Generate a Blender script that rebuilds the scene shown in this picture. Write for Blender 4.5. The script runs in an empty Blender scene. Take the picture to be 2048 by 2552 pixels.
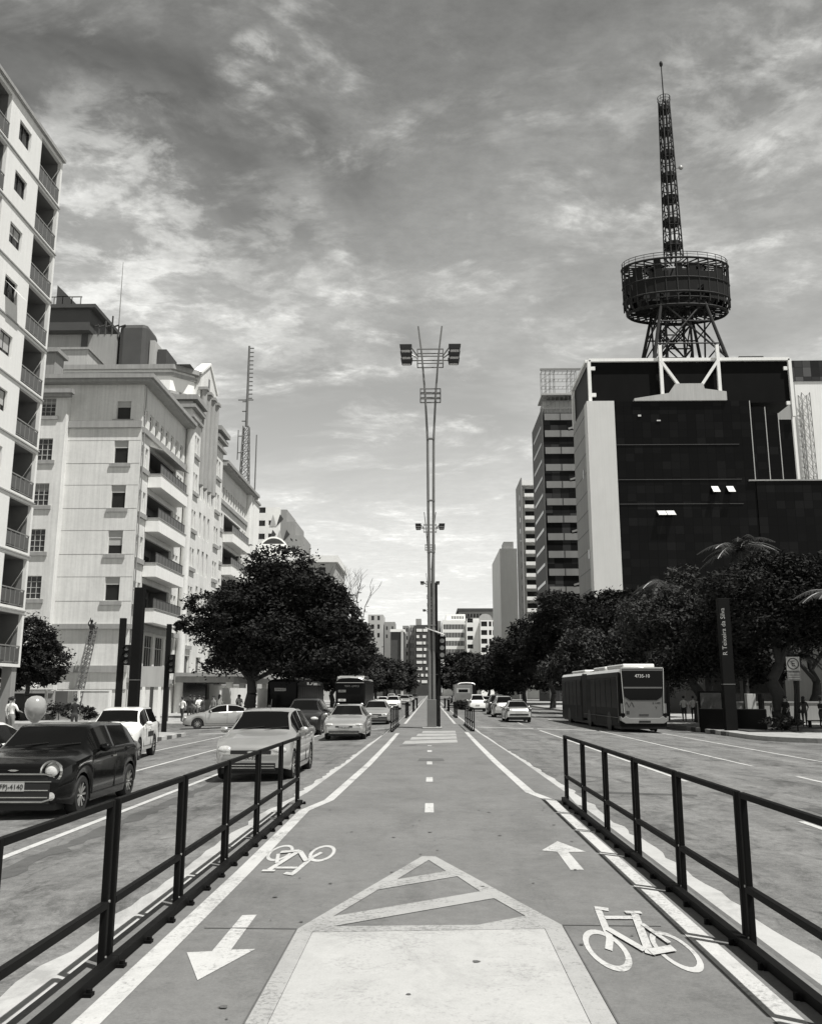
import bpy, bmesh, math, random
import numpy as np
from mathutils import Vector, Matrix
R = math.radians
PI = math.pi
random.seed(7)
scene = bpy.context.scene
C = scene.collection

# ------------------------------------------------------------------ camera
cd = bpy.data.cameras.new("camera")
cd.sensor_fit = 'HORIZONTAL'; cd.sensor_width = 36.0; cd.lens = 39.12
cd.clip_start = 0.1; cd.clip_end = 6000
cam = bpy.data.objects.new("camera", cd); C.objects.link(cam)
cam.location = (0, 0, 1.85)
cam.rotation_euler = (R(90 + 11.406), 0, R(1.186))
scene.camera = cam

# ------------------------------------------------------------------ sun, sky, exposure
SUN_EL, SUN_AZ = R(66), math.atan2(0.80, -0.60)
sd = Vector((math.sin(SUN_AZ) * math.cos(SUN_EL), math.cos(SUN_AZ) * math.cos(SUN_EL), math.sin(SUN_EL)))
sl = bpy.data.lights.new("sun", 'SUN'); sl.energy = 4.4; sl.angle = R(0.5); sl.color = (1, 0.985, 0.955)
so = bpy.data.objects.new("sun", sl); C.objects.link(so)
so.location = (60, -60, 120); so.rotation_euler = sd.to_track_quat('Z', 'Y').to_euler()
vs = scene.view_settings
vs.view_transform = 'Standard'; vs.look = 'None'; vs.exposure = 0.5; vs.gamma = 1.0
vs.use_curve_mapping = False

w = bpy.data.worlds.new("World"); scene.world = w; w.use_nodes = True
nt = w.node_tree; nt.nodes.clear()
def N(tree, kind, **kw):
    n = tree.nodes.new(kind)
    for k, v in kw.items(): setattr(n, k, v)
    return n
def ramp(tree, pts, interp='LINEAR'):
    n = N(tree, 'ShaderNodeValToRGB'); cr = n.color_ramp; cr.interpolation = interp
    while len(cr.elements) > 1: cr.elements.remove(cr.elements[-1])
    cr.elements[0].position = pts[0][0]; cr.elements[0].color = (pts[0][1],) * 3 + (1,)
    for p, v in pts[1:]:
        e = cr.elements.new(p); e.color = (v, v, v, 1)
    return n
def math_(tree, op, a, b=None, c=None, clamp=False):
    n = N(tree, 'ShaderNodeMath', operation=op); n.use_clamp = clamp
    for i, x in enumerate((a, b, c)):
        if x is None: continue
        if isinstance(x, (int, float)): n.inputs[i].default_value = x
        else: tree.links.new(x, n.inputs[i])
    return n.outputs[0]
L = nt.links.new
out = N(nt, 'ShaderNodeOutputWorld'); bg = N(nt, 'ShaderNodeBackground'); bg.inputs['Strength'].default_value = 0.12
sky = N(nt, 'ShaderNodeTexSky', sky_type='NISHITA'); sky.sun_disc = False
sky.sun_elevation = SUN_EL; sky.sun_rotation = SUN_AZ; sky.air_density = 1.0; sky.dust_density = 1.5; sky.ozone_density = 1.0
bw = N(nt, 'ShaderNodeRGBToBW'); L(sky.outputs[0], bw.inputs[0])
tc = N(nt, 'ShaderNodeTexCoord'); sp = N(nt, 'ShaderNodeSeparateXYZ'); L(tc.outputs['Generated'], sp.inputs[0])
zc = math_(nt, 'MAXIMUM', sp.outputs[2], 0.0)
zp = math_(nt, 'ADD', zc, 0.10)
def over(a, s, o): return math_(nt, 'ADD', math_(nt, 'MULTIPLY', math_(nt, 'DIVIDE', a, zp), s), o)
cx_, cy_ = over(sp.outputs[0], 1.0, 0), over(sp.outputs[1], 1.0, 0)
def layer(sx, sy, ox, oy, scale, detail, rough, dist=0.0):
    cb = N(nt, 'ShaderNodeCombineXYZ')
    L(math_(nt, 'MULTIPLY_ADD', cx_, sx, ox), cb.inputs[0]); L(math_(nt, 'MULTIPLY_ADD', cy_, sy, oy), cb.inputs[1])
    no = N(nt, 'ShaderNodeTexNoise'); no.inputs['Scale'].default_value = scale
    no.inputs['Detail'].default_value = detail; no.inputs['Roughness'].default_value = rough
    no.inputs['Distortion'].default_value = dist
    L(cb.outputs[0], no.inputs['Vector']); return no.outputs[0]
big = layer(1.0, 1.0, 3.1, 1.7, 0.85, 6, 0.58, 0.4)        # broad veils of high cloud
mid = layer(1.0, 1.25, 7.3, 2.2, 2.6, 8, 0.62, 0.5)         # broken patches
fine = layer(1.0, 1.2, 1.3, 9.2, 9.0, 8, 0.6, 0.2)         # small puffs
rb = ramp(nt, [(0.33, 0.0), (0.52, 0.55), (0.72, 1.0)], 'EASE'); L(big, rb.inputs[0])
rm = ramp(nt, [(0.46, 0.0), (0.64, 1.0)], 'EASE'); L(mid, rm.inputs[0])
rf = ramp(nt, [(0.45, 0.0), (0.75, 1.0)], 'EASE'); L(fine, rf.inputs[0])
patch = math_(nt, 'MULTIPLY', rm.outputs[0], math_(nt, 'MULTIPLY_ADD', rf.outputs[0], 0.85, 0.22))
puffs = 0.0                                  # three groups of small bright puffs, each a patch of sky of its own
for d0, a0, a1, gain in (((-0.1684, 0.774, 0.6104), .9994, .9998, 1.0), ((-0.3241, 0.8239, 0.4649), .9865, .998, .85), ((-0.1751, 0.8885, 0.4241), .990, .9990, .45), ((0.303, 0.7696, 0.562), .990, .9990, .5)):
    vm = N(nt, 'ShaderNodeVectorMath', operation='DOT_PRODUCT'); L(tc.outputs['Generated'], vm.inputs[0]); vm.inputs[1].default_value = d0
    mr = N(nt, 'ShaderNodeMapRange', interpolation_type='SMOOTHSTEP'); L(vm.outputs['Value'], mr.inputs[0]); mr.inputs[1].default_value = a0; mr.inputs[2].default_value = a1
    puffs = math_(nt, 'MAXIMUM', math_(nt, 'MULTIPLY', mr.outputs[0], gain), puffs)
puff = layer(1.0, 1.15, 2.7, 6.1, 7.0, 8, 0.62, 0.3); rp = ramp(nt, [(0.44, 0.0), (0.60, 1.0)], 'EASE'); L(puff, rp.inputs[0])
puffs = math_(nt, 'MULTIPLY', math_(nt, 'MULTIPLY', puffs, rp.outputs[0]), 0.6)
cloud = math_(nt, 'ADD', puffs, math_(nt, 'ADD', math_(nt, 'MULTIPLY', rb.outputs[0], 0.46), math_(nt, 'MULTIPLY', patch, 0.85)), clamp=True)
base = ramp(nt, [(0.0, 1.08), (0.12, 0.90), (0.30, 0.55), (0.45, 0.30), (0.58, 0.14), (0.70, 0.085), (1.0, 0.07)]); L(zc, base.inputs[0])
hz = ramp(nt, [(0.0, 1.05), (0.15, 1.0), (0.35, 0.86), (0.6, 0.54), (1.0, 0.40)]); L(zc, hz.inputs[0])
skyv = math_(nt, 'MULTIPLY', math_(nt, 'MULTIPLY_ADD', bw.outputs[0], 0.12, 4.6), base.outputs[0])
mott = layer(1.0, 1.3, 5.5, 4.4, 20.0, 6, 0.7)
clv = math_(nt, 'MULTIPLY', math_(nt, 'MULTIPLY', hz.outputs[0], 6.4), math_(nt, 'MULTIPLY_ADD', mott, 0.9, 0.55))
mx = N(nt, 'ShaderNodeMix', data_type='FLOAT'); L(cloud, mx.inputs[0]); L(skyv, mx.inputs[2]); L(clv, mx.inputs[3])
tint = N(nt, 'ShaderNodeCombineColor')
L(mx.outputs[0], tint.inputs[0]); L(mx.outputs[0], tint.inputs[1]); L(math_(nt, 'MULTIPLY', mx.outputs[0], 0.965), tint.inputs[2])
L(tint.outputs[0], bg.inputs['Color']); L(bg.outputs[0], out.inputs[0])

# ------------------------------------------------------------------ materials (all neutral: the photograph is black and white)
MATS = {}
def mat(name, v, rough=0.7, metal=0.0, var=0.12, scale=2.0, fine=0.06, fscale=60.0, coat=0.0, spec=0.4, stretch=(1, 1, 1), bump=0.0, streak=0.0, detail=5):
    if name in MATS: return MATS[name]
    m = bpy.data.materials.new(name); m.use_nodes = True; t = m.node_tree
    b = t.nodes['Principled BSDF']
    b.inputs['Roughness'].default_value = rough; b.inputs['Metallic'].default_value = metal
    b.inputs['Coat Weight'].default_value = coat; b.inputs['Coat Roughness'].default_value = 0.05
    b.inputs['Specular IOR Level'].default_value = spec
    m.diffuse_color = (v, v, v, 1)
    tcn = N(t, 'ShaderNodeTexCoord'); mp = N(t, 'ShaderNodeMapping'); mp.inputs['Scale'].default_value = stretch
    t.links.new(tcn.outputs['Object'], mp.inputs[0])
    val = None
    def noise(s, d, vec, rgh=0.6):
        n = N(t, 'ShaderNodeTexNoise'); n.inputs['Scale'].default_value = s; n.inputs['Detail'].default_value = d
        n.inputs['Roughness'].default_value = rgh; t.links.new(vec, n.inputs['Vector']); return n.outputs[0]
    n1 = noise(scale, detail, mp.outputs[0])
    k = math_(t, 'MULTIPLY_ADD', n1, 2 * var * 1.6, 1 - var * 1.6)
    if fine:
        n2 = noise(fscale, 3, tcn.outputs['Object'])
        k = math_(t, 'MULTIPLY', k, math_(t, 'MULTIPLY_ADD', n2, 2 * fine * 1.8, 1 - fine * 1.8))
    if streak:                                                       # rain streaks running down a wall
        ms = N(t, 'ShaderNodeMapping'); ms.inputs['Scale'].default_value = (1.6, 1.6, 0.06)
        t.links.new(tcn.outputs['Object'], ms.inputs[0])
        n3 = noise(2.2, 6, ms.outputs[0], 0.7)
        rr = ramp(t, [(0.35, 1 - streak), (0.62, 1.0)]); t.links.new(n3, rr.inputs[0])
        k = math_(t, 'MULTIPLY', k, rr.outputs[0])
    val = math_(t, 'MULTIPLY', k, v, clamp=True)
    cc = N(t, 'ShaderNodeCombineColor')
    t.links.new(val, cc.inputs[0]); t.links.new(val, cc.inputs[1]); t.links.new(math_(t, 'MULTIPLY', val, 0.97), cc.inputs[2])
    t.links.new(cc.outputs[0], b.inputs['Base Color'])
    if bump:
        bp = N(t, 'ShaderNodeBump'); bp.inputs['Strength'].default_value = bump; bp.inputs['Distance'].default_value = 0.01
        t.links.new(noise(fscale, 4, tcn.outputs['Object']), bp.inputs['Height']); t.links.new(bp.outputs[0], b.inputs['Normal'])
    MATS[name] = m; return m

def ground_mat(name, v, patches, speck, tracks=0.0, cracks=0.0, stain=0.0, rough=0.85, dark=0.5, wear=0.0):
    m = bpy.data.materials.new(name); m.use_nodes = True; t = m.node_tree; b = t.nodes['Principled BSDF']
    b.inputs['Roughness'].default_value = rough; b.inputs['Specular IOR Level'].default_value = 0.25
    tcn = N(t, 'ShaderNodeTexCoord'); P = tcn.outputs['Object']
    def noise(s, d, sc=None, rgh=0.6, dist=0.0):
        vec = P
        if sc:
            mp = N(t, 'ShaderNodeMapping'); mp.inputs['Scale'].default_value = sc; t.links.new(P, mp.inputs[0]); vec = mp.outputs[0]
        n = N(t, 'ShaderNodeTexNoise'); n.inputs['Scale'].default_value = s; n.inputs['Detail'].default_value = d
        n.inputs['Roughness'].default_value = rgh; n.inputs['Distortion'].default_value = dist
        t.links.new(vec, n.inputs['Vector']); return n.outputs[0]
    k = math_(t, 'MULTIPLY_ADD', noise(0.55, 7, None, .68), patches * 4.5, 1 - patches * 2.25)
    k = math_(t, 'MULTIPLY', k, math_(t, 'MULTIPLY_ADD', noise(70, 4, None, .75), speck * 5, 1 - speck * 2.5))
    k = math_(t, 'MULTIPLY', k, math_(t, 'MULTIPLY_ADD', noise(8, 6, None, .72), speck * 4, 1 - speck * 2))
    if tracks:
        k = math_(t, 'MULTIPLY', k, math_(t, 'MULTIPLY_ADD', noise(1.0, 3, (0.75, 0.03, 1)), tracks * 3, 1 - tracks * 1.5))
        k = math_(t, 'MULTIPLY', k, math_(t, 'MULTIPLY_ADD', noise(1.0, 5, (3.2, 0.11, 1), 0.7), tracks * 1.8, 1 - tracks * 0.9))
    if stain:
        rr = ramp(t, [(0.37, 1 - stain), (0.50, 1.0)]); t.links.new(noise(1.3, 8, (1.0, 0.5, 1), 0.75, 0.6), rr.inputs[0])
        k = math_(t, 'MULTIPLY', k, rr.outputs[0])
    if cracks:
        mp = N(t, 'ShaderNodeMapping'); mp.inputs['Scale'].default_value = (0.5, 0.22, 1); t.links.new(P, mp.inputs[0])
        n = N(t, 'ShaderNodeTexNoise'); n.inputs['Scale'].default_value = 1.1; n.inputs['Detail'].default_value = 6
        t.links.new(mp.outputs[0], n.inputs['Vector'])
        e = math_(t, 'ABSOLUTE', math_(t, 'SUBTRACT', n.outputs[0], 0.5))
        rr = ramp(t, [(0.0, 1 - cracks), (0.006, 1.0)]); t.links.new(e, rr.inputs[0])
        k = math_(t, 'MULTIPLY', k, rr.outputs[0])
    if wear:                                 # chipped and scuffed: small worn spots inside larger worn areas
        rr = ramp(t, [(0.40, 1 - wear), (0.485, 1.0)]); t.links.new(math_(t, 'MULTIPLY_ADD', noise(26, 6, None, .75), .62, math_(t, 'MULTIPLY', noise(2.1, 4), .38)), rr.inputs[0])
        k = math_(t, 'MULTIPLY', k, rr.outputs[0])
    val = math_(t, 'MULTIPLY', k, v, clamp=True)
    cc = N(t, 'ShaderNodeCombineColor')
    t.links.new(val, cc.inputs[0]); t.links.new(val, cc.inputs[1]); t.links.new(math_(t, 'MULTIPLY', val, 0.975), cc.inputs[2])
    t.links.new(cc.outputs[0], b.inputs['Base Color'])
    bp = N(t, 'ShaderNodeBump'); bp.inputs['Strength'].default_value = 0.35; bp.inputs['Distance'].default_value = 0.006
    t.links.new(noise(120, 3), bp.inputs['Height']); t.links.new(bp.outputs[0], b.inputs['Normal'])
    MATS[name] = m; return m

# ------------------------------------------------------------------ mesh builder
class Plane:                                # a wall's own frame: u along it, z up, d outward
    def __init__(s, o, u, n): s.o = Vector(o); s.u = Vector(u); s.n = Vector(n)
    def p(s, u, z, d=0.0): return s.o + s.u * u + s.n * d + Vector((0, 0, z))
class MB:
    def __init__(s): s.v = []; s.f = []; s.mi = []
    def add(s, vs, fs, mi=0):
        b = len(s.v); s.v += [tuple(x) for x in vs]; s.f += [tuple(b + i for i in f) for f in fs]; s.mi += [mi] * len(fs); return s
    def hexa(s, p, mi=0):                   # 8 corners: bottom ring, top ring
        return s.add(p, [(3, 2, 1, 0), (4, 5, 6, 7), (0, 1, 5, 4), (1, 2, 6, 5), (2, 3, 7, 6), (3, 0, 4, 7)], mi)
    def box(s, x0, x1, y0, y1, z0, z1, mi=0):
        return s.hexa([(x0, y0, z0), (x1, y0, z0), (x1, y1, z0), (x0, y1, z0), (x0, y0, z1), (x1, y0, z1), (x1, y1, z1), (x0, y1, z1)], mi)
    def pbox(s, P, u0, u1, z0, z1, d0, d1, mi=0):
        return s.hexa([P.p(u0, z0, d0), P.p(u1, z0, d0), P.p(u1, z0, d1), P.p(u0, z0, d1), P.p(u0, z1, d0), P.p(u1, z1, d0), P.p(u1, z1, d1), P.p(u0, z1, d1)], mi)
    def quad(s, a, b, c, d, mi=0): return s.add([a, b, c, d], [(0, 1, 2, 3)], mi)
    def bar(s, p, q, w, h=None, mi=0):      # rectangular bar from p to q
        p, q = Vector(p), Vector(q); h = h or w; d = (q - p).normalized()
        a = d.cross(Vector((0, 0, 1)));
        if a.length < 1e-3: a = Vector((1, 0, 0))
        a.normalize(); b = a.cross(d); a *= w / 2; b *= h / 2
        return s.hexa([p - a - b, p + a - b, p + a + b, p - a + b, q - a - b, q + a - b, q + a + b, q - a + b], mi)
    def tube(s, p, q, r, r2=None, n=8, mi=0, cap=True):
        p, q = Vector(p), Vector(q); r2 = r if r2 is None else r2; d = (q - p).normalized()
        a = d.cross(Vector((0, 0, 1)))
        if a.length < 1e-3: a = Vector((1, 0, 0))
        a.normalize(); b = d.cross(a); vs = []
        for o, rr in ((p, r), (q, r2)):
            for i in range(n):
                t = 2 * PI * i / n; vs.append(o + (a * math.cos(t) + b * math.sin(t)) * rr)
        fs = [(i, (i + 1) % n, n + (i + 1) % n, n + i) for i in range(n)]
        if cap: fs += [tuple(range(n - 1, -1, -1)), tuple(range(n, 2 * n))]
        return s.add(vs, fs, mi)
    def path(s, pts, r, n=6, mi=0):
        for a, b in zip(pts, pts[1:]): s.tube(a, b, r, n=n, mi=mi)
        return s
    def lathe(s, prof, c=(0, 0, 0), n=20, axis='z', mi=0):
        c = Vector(c); vs = []
        for r, z in prof:
            for i in range(n):
                t = 2 * PI * i / n; x, y = r * math.cos(t), r * math.sin(t)
                vs.append(c + (Vector((x, y, z)) if axis == 'z' else Vector((z, x, y)) if axis == 'x' else Vector((x, z, y))))
        fs = []
        for j in range(len(prof) - 1):
            for i in range(n): fs.append((j * n + i, j * n + (i + 1) % n, (j + 1) * n + (i + 1) % n, (j + 1) * n + i))
        return s.add(vs, fs, mi)
    def prism(s, poly, fn, a, b, mi=0):     # poly of 2D points, fn(p, t) -> 3D, extruded from t=a to t=b
        n = len(poly); vs = [fn(p, a) for p in poly] + [fn(p, b) for p in poly]
        fs = [(i, (i + 1) % n, n + (i + 1) % n, n + i) for i in range(n)] + [tuple(range(n - 1, -1, -1)), tuple(range(n, 2 * n))]
        return s.add(vs, fs, mi)
    def ell(s, c, r, n=12, m=8, mi=0):
        vs = []; fs = []
        for j in range(m + 1):
            ph = PI * j / m
            for i in range(n):
                t = 2 * PI * i / n
                vs.append((c[0] + r[0] * math.sin(ph) * math.cos(t), c[1] + r[1] * math.sin(ph) * math.sin(t), c[2] - r[2] * math.cos(ph)))
        for j in range(m):
            for i in range(n): fs.append((j * n + i, j * n + (i + 1) % n, (j + 1) * n + (i + 1) % n, (j + 1) * n + i))
        return s.add(vs, fs, mi)
    def wall(s, P, u0, u1, z0, z1, holes=(), depth=0.25, d=0.0, mi=0):
        us = sorted({u0, u1, *[h[0] for h in holes], *[h[1] for h in holes]}); zs = sorted({z0, z1, *[h[2] for h in holes], *[h[3] for h in holes]})
        for a, b in zip(us, us[1:]):
            for c, e in zip(zs, zs[1:]):
                mu, mz = (a + b) / 2, (c + e) / 2
                if any(h[0] < mu < h[1] and h[2] < mz < h[3] for h in holes): continue
                s.quad(P.p(a, c, d), P.p(b, c, d), P.p(b, e, d), P.p(a, e, d), mi)
        for a, b, c, e in [h[:4] for h in holes]:
            q = d - depth
            s.quad(P.p(a, c, d), P.p(b, c, d), P.p(b, c, q), P.p(a, c, q), mi); s.quad(P.p(a, e, d), P.p(a, e, q), P.p(b, e, q), P.p(b, e, d), mi)
            s.quad(P.p(a, c, d), P.p(a, c, q), P.p(a, e, q), P.p(a, e, d), mi); s.quad(P.p(b, c, d), P.p(b, e, d), P.p(b, e, q), P.p(b, c, q), mi)
        return s
    def build(s, name, mats, parent=None, smooth=False, bevel=0.0, fix=True):
        me = bpy.data.meshes.new(name)
        org = Vector(parent['_org']) if parent is not None and '_org' in parent else Vector((0, 0, 0))
        me.from_pydata([(x[0] - org[0], x[1] - org[1], x[2] - org[2]) for x in s.v], [], s.f)
        if not isinstance(mats, (list, tuple)): mats = [mats]
        for m in mats: me.materials.append(m)
        if len(mats) > 1: me.polygons.foreach_set('material_index', s.mi)
        if fix:
            bm = bmesh.new(); bm.from_mesh(me); bmesh.ops.recalc_face_normals(bm, faces=bm.faces); bm.to_mesh(me); bm.free()
        if smooth:
            me.polygons.foreach_set('use_smooth', [True] * len(me.polygons)); me.set_sharp_from_angle(angle=R(40))
        me.update()
        o = bpy.data.objects.new(name, me); C.objects.link(o)
        if parent is not None:
            o.parent = parent
            if '_org' in parent: o['_org'] = tuple(org)
        if bevel:
            bv = o.modifiers.new('bevel', 'BEVEL'); bv.width = bevel; bv.segments = 2; bv.limit_method = 'ANGLE'
        return o

def tag(o, label, cat, group=None):
    o['label'] = label; o['category'] = cat
    if group: o['group'] = group
    return o
def thing(name, label, cat, loc=(0, 0, 0), rz=0.0, group=None):
    o = bpy.data.objects.new(name, None); C.objects.link(o); o.location = loc; o.rotation_euler = (0, 0, rz)
    o.empty_display_size = 0.3; o['_org'] = tuple(loc) if not rz else (0.0, 0.0, 0.0)
    return tag(o, label, cat, group)
def struct(name, mb, m, **k):
    o = mb.build(name, m, **k); o['kind'] = 'structure'; return o
def copy_tree(o, parent=None):
    c = o.copy(); C.objects.link(c)
    if parent is not None: c.parent = parent
    for ch in list(o.children): copy_tree(ch, c)
    return c
def text_mesh(s, size, extrude=0.002):
    cu = bpy.data.curves.new('lettering', 'FONT'); cu.body = s; cu.size = size; cu.extrude = extrude
    cu.align_x = 'CENTER'; cu.align_y = 'CENTER'; cu.resolution_u = 3
    o = bpy.data.objects.new('lettering', cu); C.objects.link(o)
    me = bpy.data.meshes.new_from_object(o.evaluated_get(bpy.context.evaluated_depsgraph_get()))
    bpy.data.objects.remove(o); bpy.data.curves.remove(cu); return me
def lettering(s, size, m, M, parent, name='lettering', extrude=0.002):   # M: matrix in the parent's own space
    me = text_mesh(s, size, extrude); me.transform(M); me.materials.clear(); me.materials.append(m)
    o = bpy.data.objects.new(name, me); C.objects.link(o); o.parent = parent
    if '_org' in parent: o['_org'] = tuple(parent['_org'])
    return o
SL = 0.028
def rz(x): return -SL * max(0.0, min(abs(x), 15.0) - 2.4)     # the carriageways fall away from the median
# ------------------------------------------------------------------ ground, carriageways, median path, markings
asphalt = ground_mat('asphalt', 0.15, 0.28, 0.30, tracks=0.34, cracks=0.3, stain=0.45, wear=.25)
path_m = ground_mat('path_coating', 0.155, 0.15, 0.14, cracks=0.0, stain=0.16, wear=.14, rough=0.8)
conc = ground_mat('pale_concrete', 0.39, 0.08, 0.07, stain=0.14, wear=.22)
gutter_m = ground_mat('gutter_concrete', 0.40, 0.12, 0.07, stain=0.28)
walk_m = ground_mat('pavement_concrete', 0.32, 0.12, 0.06, stain=0.25)
kerb_m = ground_mat('kerb_concrete', 0.33, 0.12, 0.06, stain=0.3)
dkerb_m = ground_mat('dark_kerb', 0.12, 0.15, 0.08, stain=0.3)
paint = ground_mat('road_paint', 0.46, 0.06, 0.08, stain=0.15, wear=.45)
paint_old = ground_mat('worn_paint', 0.33, 0.08, 0.07, stain=0.15, wear=.4)
tar = ground_mat('tar', 0.10, 0.15, 0.12)
soil = ground_mat('soil', 0.05, 0.2, 0.2)

mb = MB(); mb.quad((-5000, -300, -0.9), (5000, -300, -0.9), (5000, 5500, -0.9), (-5000, 5500, -0.9))
struct('ground', mb, asphalt)
mb = MB(); xs = [-500, -15, -8, -2.4, 2.4, 8, 15, 500]; ys = [-60, 0, 10, 25, 60, 150, 400, 1200, 3000]
for a, b in zip(xs, xs[1:]):
    for c, d in zip(ys, ys[1:]):
        mb.quad((a, c, rz(a)), (b, c, rz(b)), (b, d, rz(b)), (a, d, rz(a)))
struct('road', mb, asphalt, smooth=False)

def outline(tbl):
    def f(y):
        if y <= tbl[0][0]: return tbl[0][1]
        for (a, u), (b, v) in zip(tbl, tbl[1:]):
            if a <= y <= b: return u + (v - u) * (y - a) / (b - a)
        return tbl[-1][1]
    return f
xl = outline([(14.6, -2.22), (16, -2.12), (23, -2.0), (40, -1.85), (60, -1.78), (110, -1.55), (400, -1.5)])
xr = outline([(14.6, 2.26), (16, 2.34), (23, 2.3), (40, 2.06), (60, 1.95), (110, 1.75), (400, 1.7)])
YS = [-6, 14.6, 16, 23, 30, 40, 50, 60, 80, 110, 160, 250, 400, 900]
mb = MB()
for a, b in zip(YS, YS[1:]):
    mb.quad((xl(a), a, .15), (xr(a), a, .15), (xr(b), b, .15), (xl(b), b, .15))
    mb.quad((xl(a), a, -.1), (xl(a), a, .15), (xl(b), b, .15), (xl(b), b, -.1)); mb.quad((xr(a), a, -.1), (xr(b), b, -.1), (xr(b), b, .15), (xr(a), a, .15))
mb.quad((xl(-6), -6, -.1), (xr(-6), -6, -.1), (xr(-6), -6, .15), (xl(-6), -6, .15))
struct('cycle_path', mb, path_m)

def strip(name, pl, pr, m, dz=0.0, z=None):  # two edge polylines of equal length
    mb = MB(); zz = (lambda x: z) if z is not None else (lambda x: rz(x) + dz)
    for i in range(len(pl) - 1):
        a, b, c, d = pl[i], pr[i], pr[i + 1], pl[i + 1]
        mb.quad((a[0], a[1], zz(a[0])), (b[0], b[1], zz(b[0])), (c[0], c[1], zz(c[0])), (d[0], d[1], zz(d[0])))
    return struct(name, mb, m)
rng = random.Random(3)
for sgn, f, wd in ((-1, xl, 0.48), (1, xr, 0.52)):               # pale concrete gutter with a ragged asphalt edge
    pl, pr = [], []; y = -6.0
    while y < 260:
        e = f(y); k = min(1.0, 0.55 + 0.45 * max(0, (34 - y) / 34)) if y < 34 else 0.55
        pl.append((e + sgn * 0.001, y)); pr.append((e + sgn * (wd * k + rng.uniform(-.05, .05)), y)); y += 0.35 if y < 30 else 3
    strip('gutter', pl, pr, gutter_m, dz=0.005)
mb = MB(); mb.box(2.262, 2.42, -6, 15.0, -.06, .075); struct('kerb', mb, dkerb_m, bevel=0.015)
# pavements on both sides, with the mouth of the side street on the left
def slab(name, pts, z0, z1, m):
    mb = MB(); mb.prism(pts, lambda p, t: (p[0], p[1], t), z0, z1); return struct(name, mb, m)
def corner(cx, cy, r, a0, a1, n=8): return [(cx + r * math.cos(R(a0 + (a1 - a0) * i / n)), cy + r * math.sin(R(a0 + (a1 - a0) * i / n))) for i in range(n + 1)]
ZP = rz(12.0) + 0.15
slab('pavement', [(-60, -20), (-12, -20)] + corner(-14.5, 43.5, 2.5, 0, 90) + [(-60, 46)], -0.6, ZP, walk_m)
slab('pavement', [(-60, 58)] + corner(-15.2, 61.2, 3.2, 270, 360) + [(-12, 900), (-60, 900)], -0.6, ZP, walk_m)
slab('pavement', [(60, 900), (15.2, 900)] + corner(19.2, 44.0, 4.0, 180, 270) + [(60, 40)], -0.6, ZP - .03, walk_m)
slab('pavement', [(15.2, -20), (60, -20), (60, 30)] + corner(19.2, 26, 4.0, 90, 180), -0.6, ZP - .03, walk_m)
slab('planting_bed', [(16.2, 47.0), (24, 46.0), (24, 51.5), (16.2, 52.5)], -0.5, ZP + .03, soil)
mb = MB(); mb2 = MB()                                                # black and white blocks on the corner kerbs
k = 0
for i in range(10):
    y = 36.6 + i * 0.8; (mb if i % 2 else mb2).box(-12.06, -11.9, y, y + .795, -.3, ZP + .012)
for i in range(8):
    y = 47.2 + i * 0.9; (mb if i % 2 else mb2).box(15.1, 15.27, y, y + .895, -.36, ZP - .02)
struct('painted_kerb', mb, paint); struct('painted_kerb', mb2, tar)

ZM = 0.154
def flat(name, polys, m, z=ZM):
    mb = MB()
    for p in polys: mb.add([(a, b, z) for a, b in p], [tuple(range(len(p)))])
    return struct(name, mb, m)
def edge_line(tbl, wd, m=paint):
    pl = [(x - wd / 2, y) for y, x in tbl]; pr = [(x + wd / 2, y) for y, x in tbl]; return strip('edge_line', pl, pr, m, z=ZM)
edge_line([(-5, -1.80), (9.1, -1.80), (13.6, -1.84), (14.9, -1.62), (22.2, -1.47), (30, -1.40), (38.6, -1.36)], 0.15)
edge_line([(-5, 1.87), (13.4, 1.90), (14.9, 1.93), (16.1, 1.72), (22.9, 1.62), (30, 1.58), (39.6, 1.56)], 0.16)
for sx in (-1, 1):
    edge_line([(50, sx * 1.36), (80, sx * 1.3), (160, sx * 1.2), (400, sx * 1.15)], 0.14)
flat('pale_slab', [[(-.85, 1.5), (.83, 1.5), (.83, 7.01), (-.85, 6.88)]], conc)
flat('hatched_island', [[(-.97, 1.5), (-.853, 1.5), (-.853, 6.88), (-.75, 7.35), (-.46, 8.3), (-.31, 8.74), (-.02, 9.72), (-.02, 9.93), (-.09, 9.93), (-.97, 6.98)],
    [(.96, 1.5), (.97, 7.13), (.05, 9.93), (-.0195, 9.93), (-.0195, 9.72), (.15, 9.14), (.25, 8.90), (.43, 8.25), (.53, 7.99), (.73, 7.39), (.833, 7.01), (.833, 1.5)],
    [(-.46, 8.3), (.25, 8.9), (.15, 9.14), (-.31, 8.74)], [(-.855, 6.883), (-.72, 7.05), (.53, 7.99), (.43, 8.25), (-.75, 7.35)],
    [(-.85, 6.883), (.83, 7.012), (.73, 7.39), (.34, 7.11), (-.72, 7.05)]], paint_old, ZM + .001)
flat('centre_dash', [[(-.08, y), (.05, y), (.05, y + l), (-.08, y + l)] for y, l in ((13.42, 1.1), (17.9, .95), (22.1, .9), (26.6, .8), (29.5, .4))], paint)
flat('arrow_marking', [[(-1.40, 5.78), (-1.18, 6.45), (-1.34, 6.43), (-1.35, 7.39), (-1.46, 7.37), (-1.46, 6.39), (-1.62, 6.36)]], paint)
flat('arrow_marking', [[(1.47, 10.93), (1.21, 10.31), (1.37, 10.23), (1.36, 9.23), (1.49, 9.24), (1.49, 10.22), (1.68, 10.24)]], paint)
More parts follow.
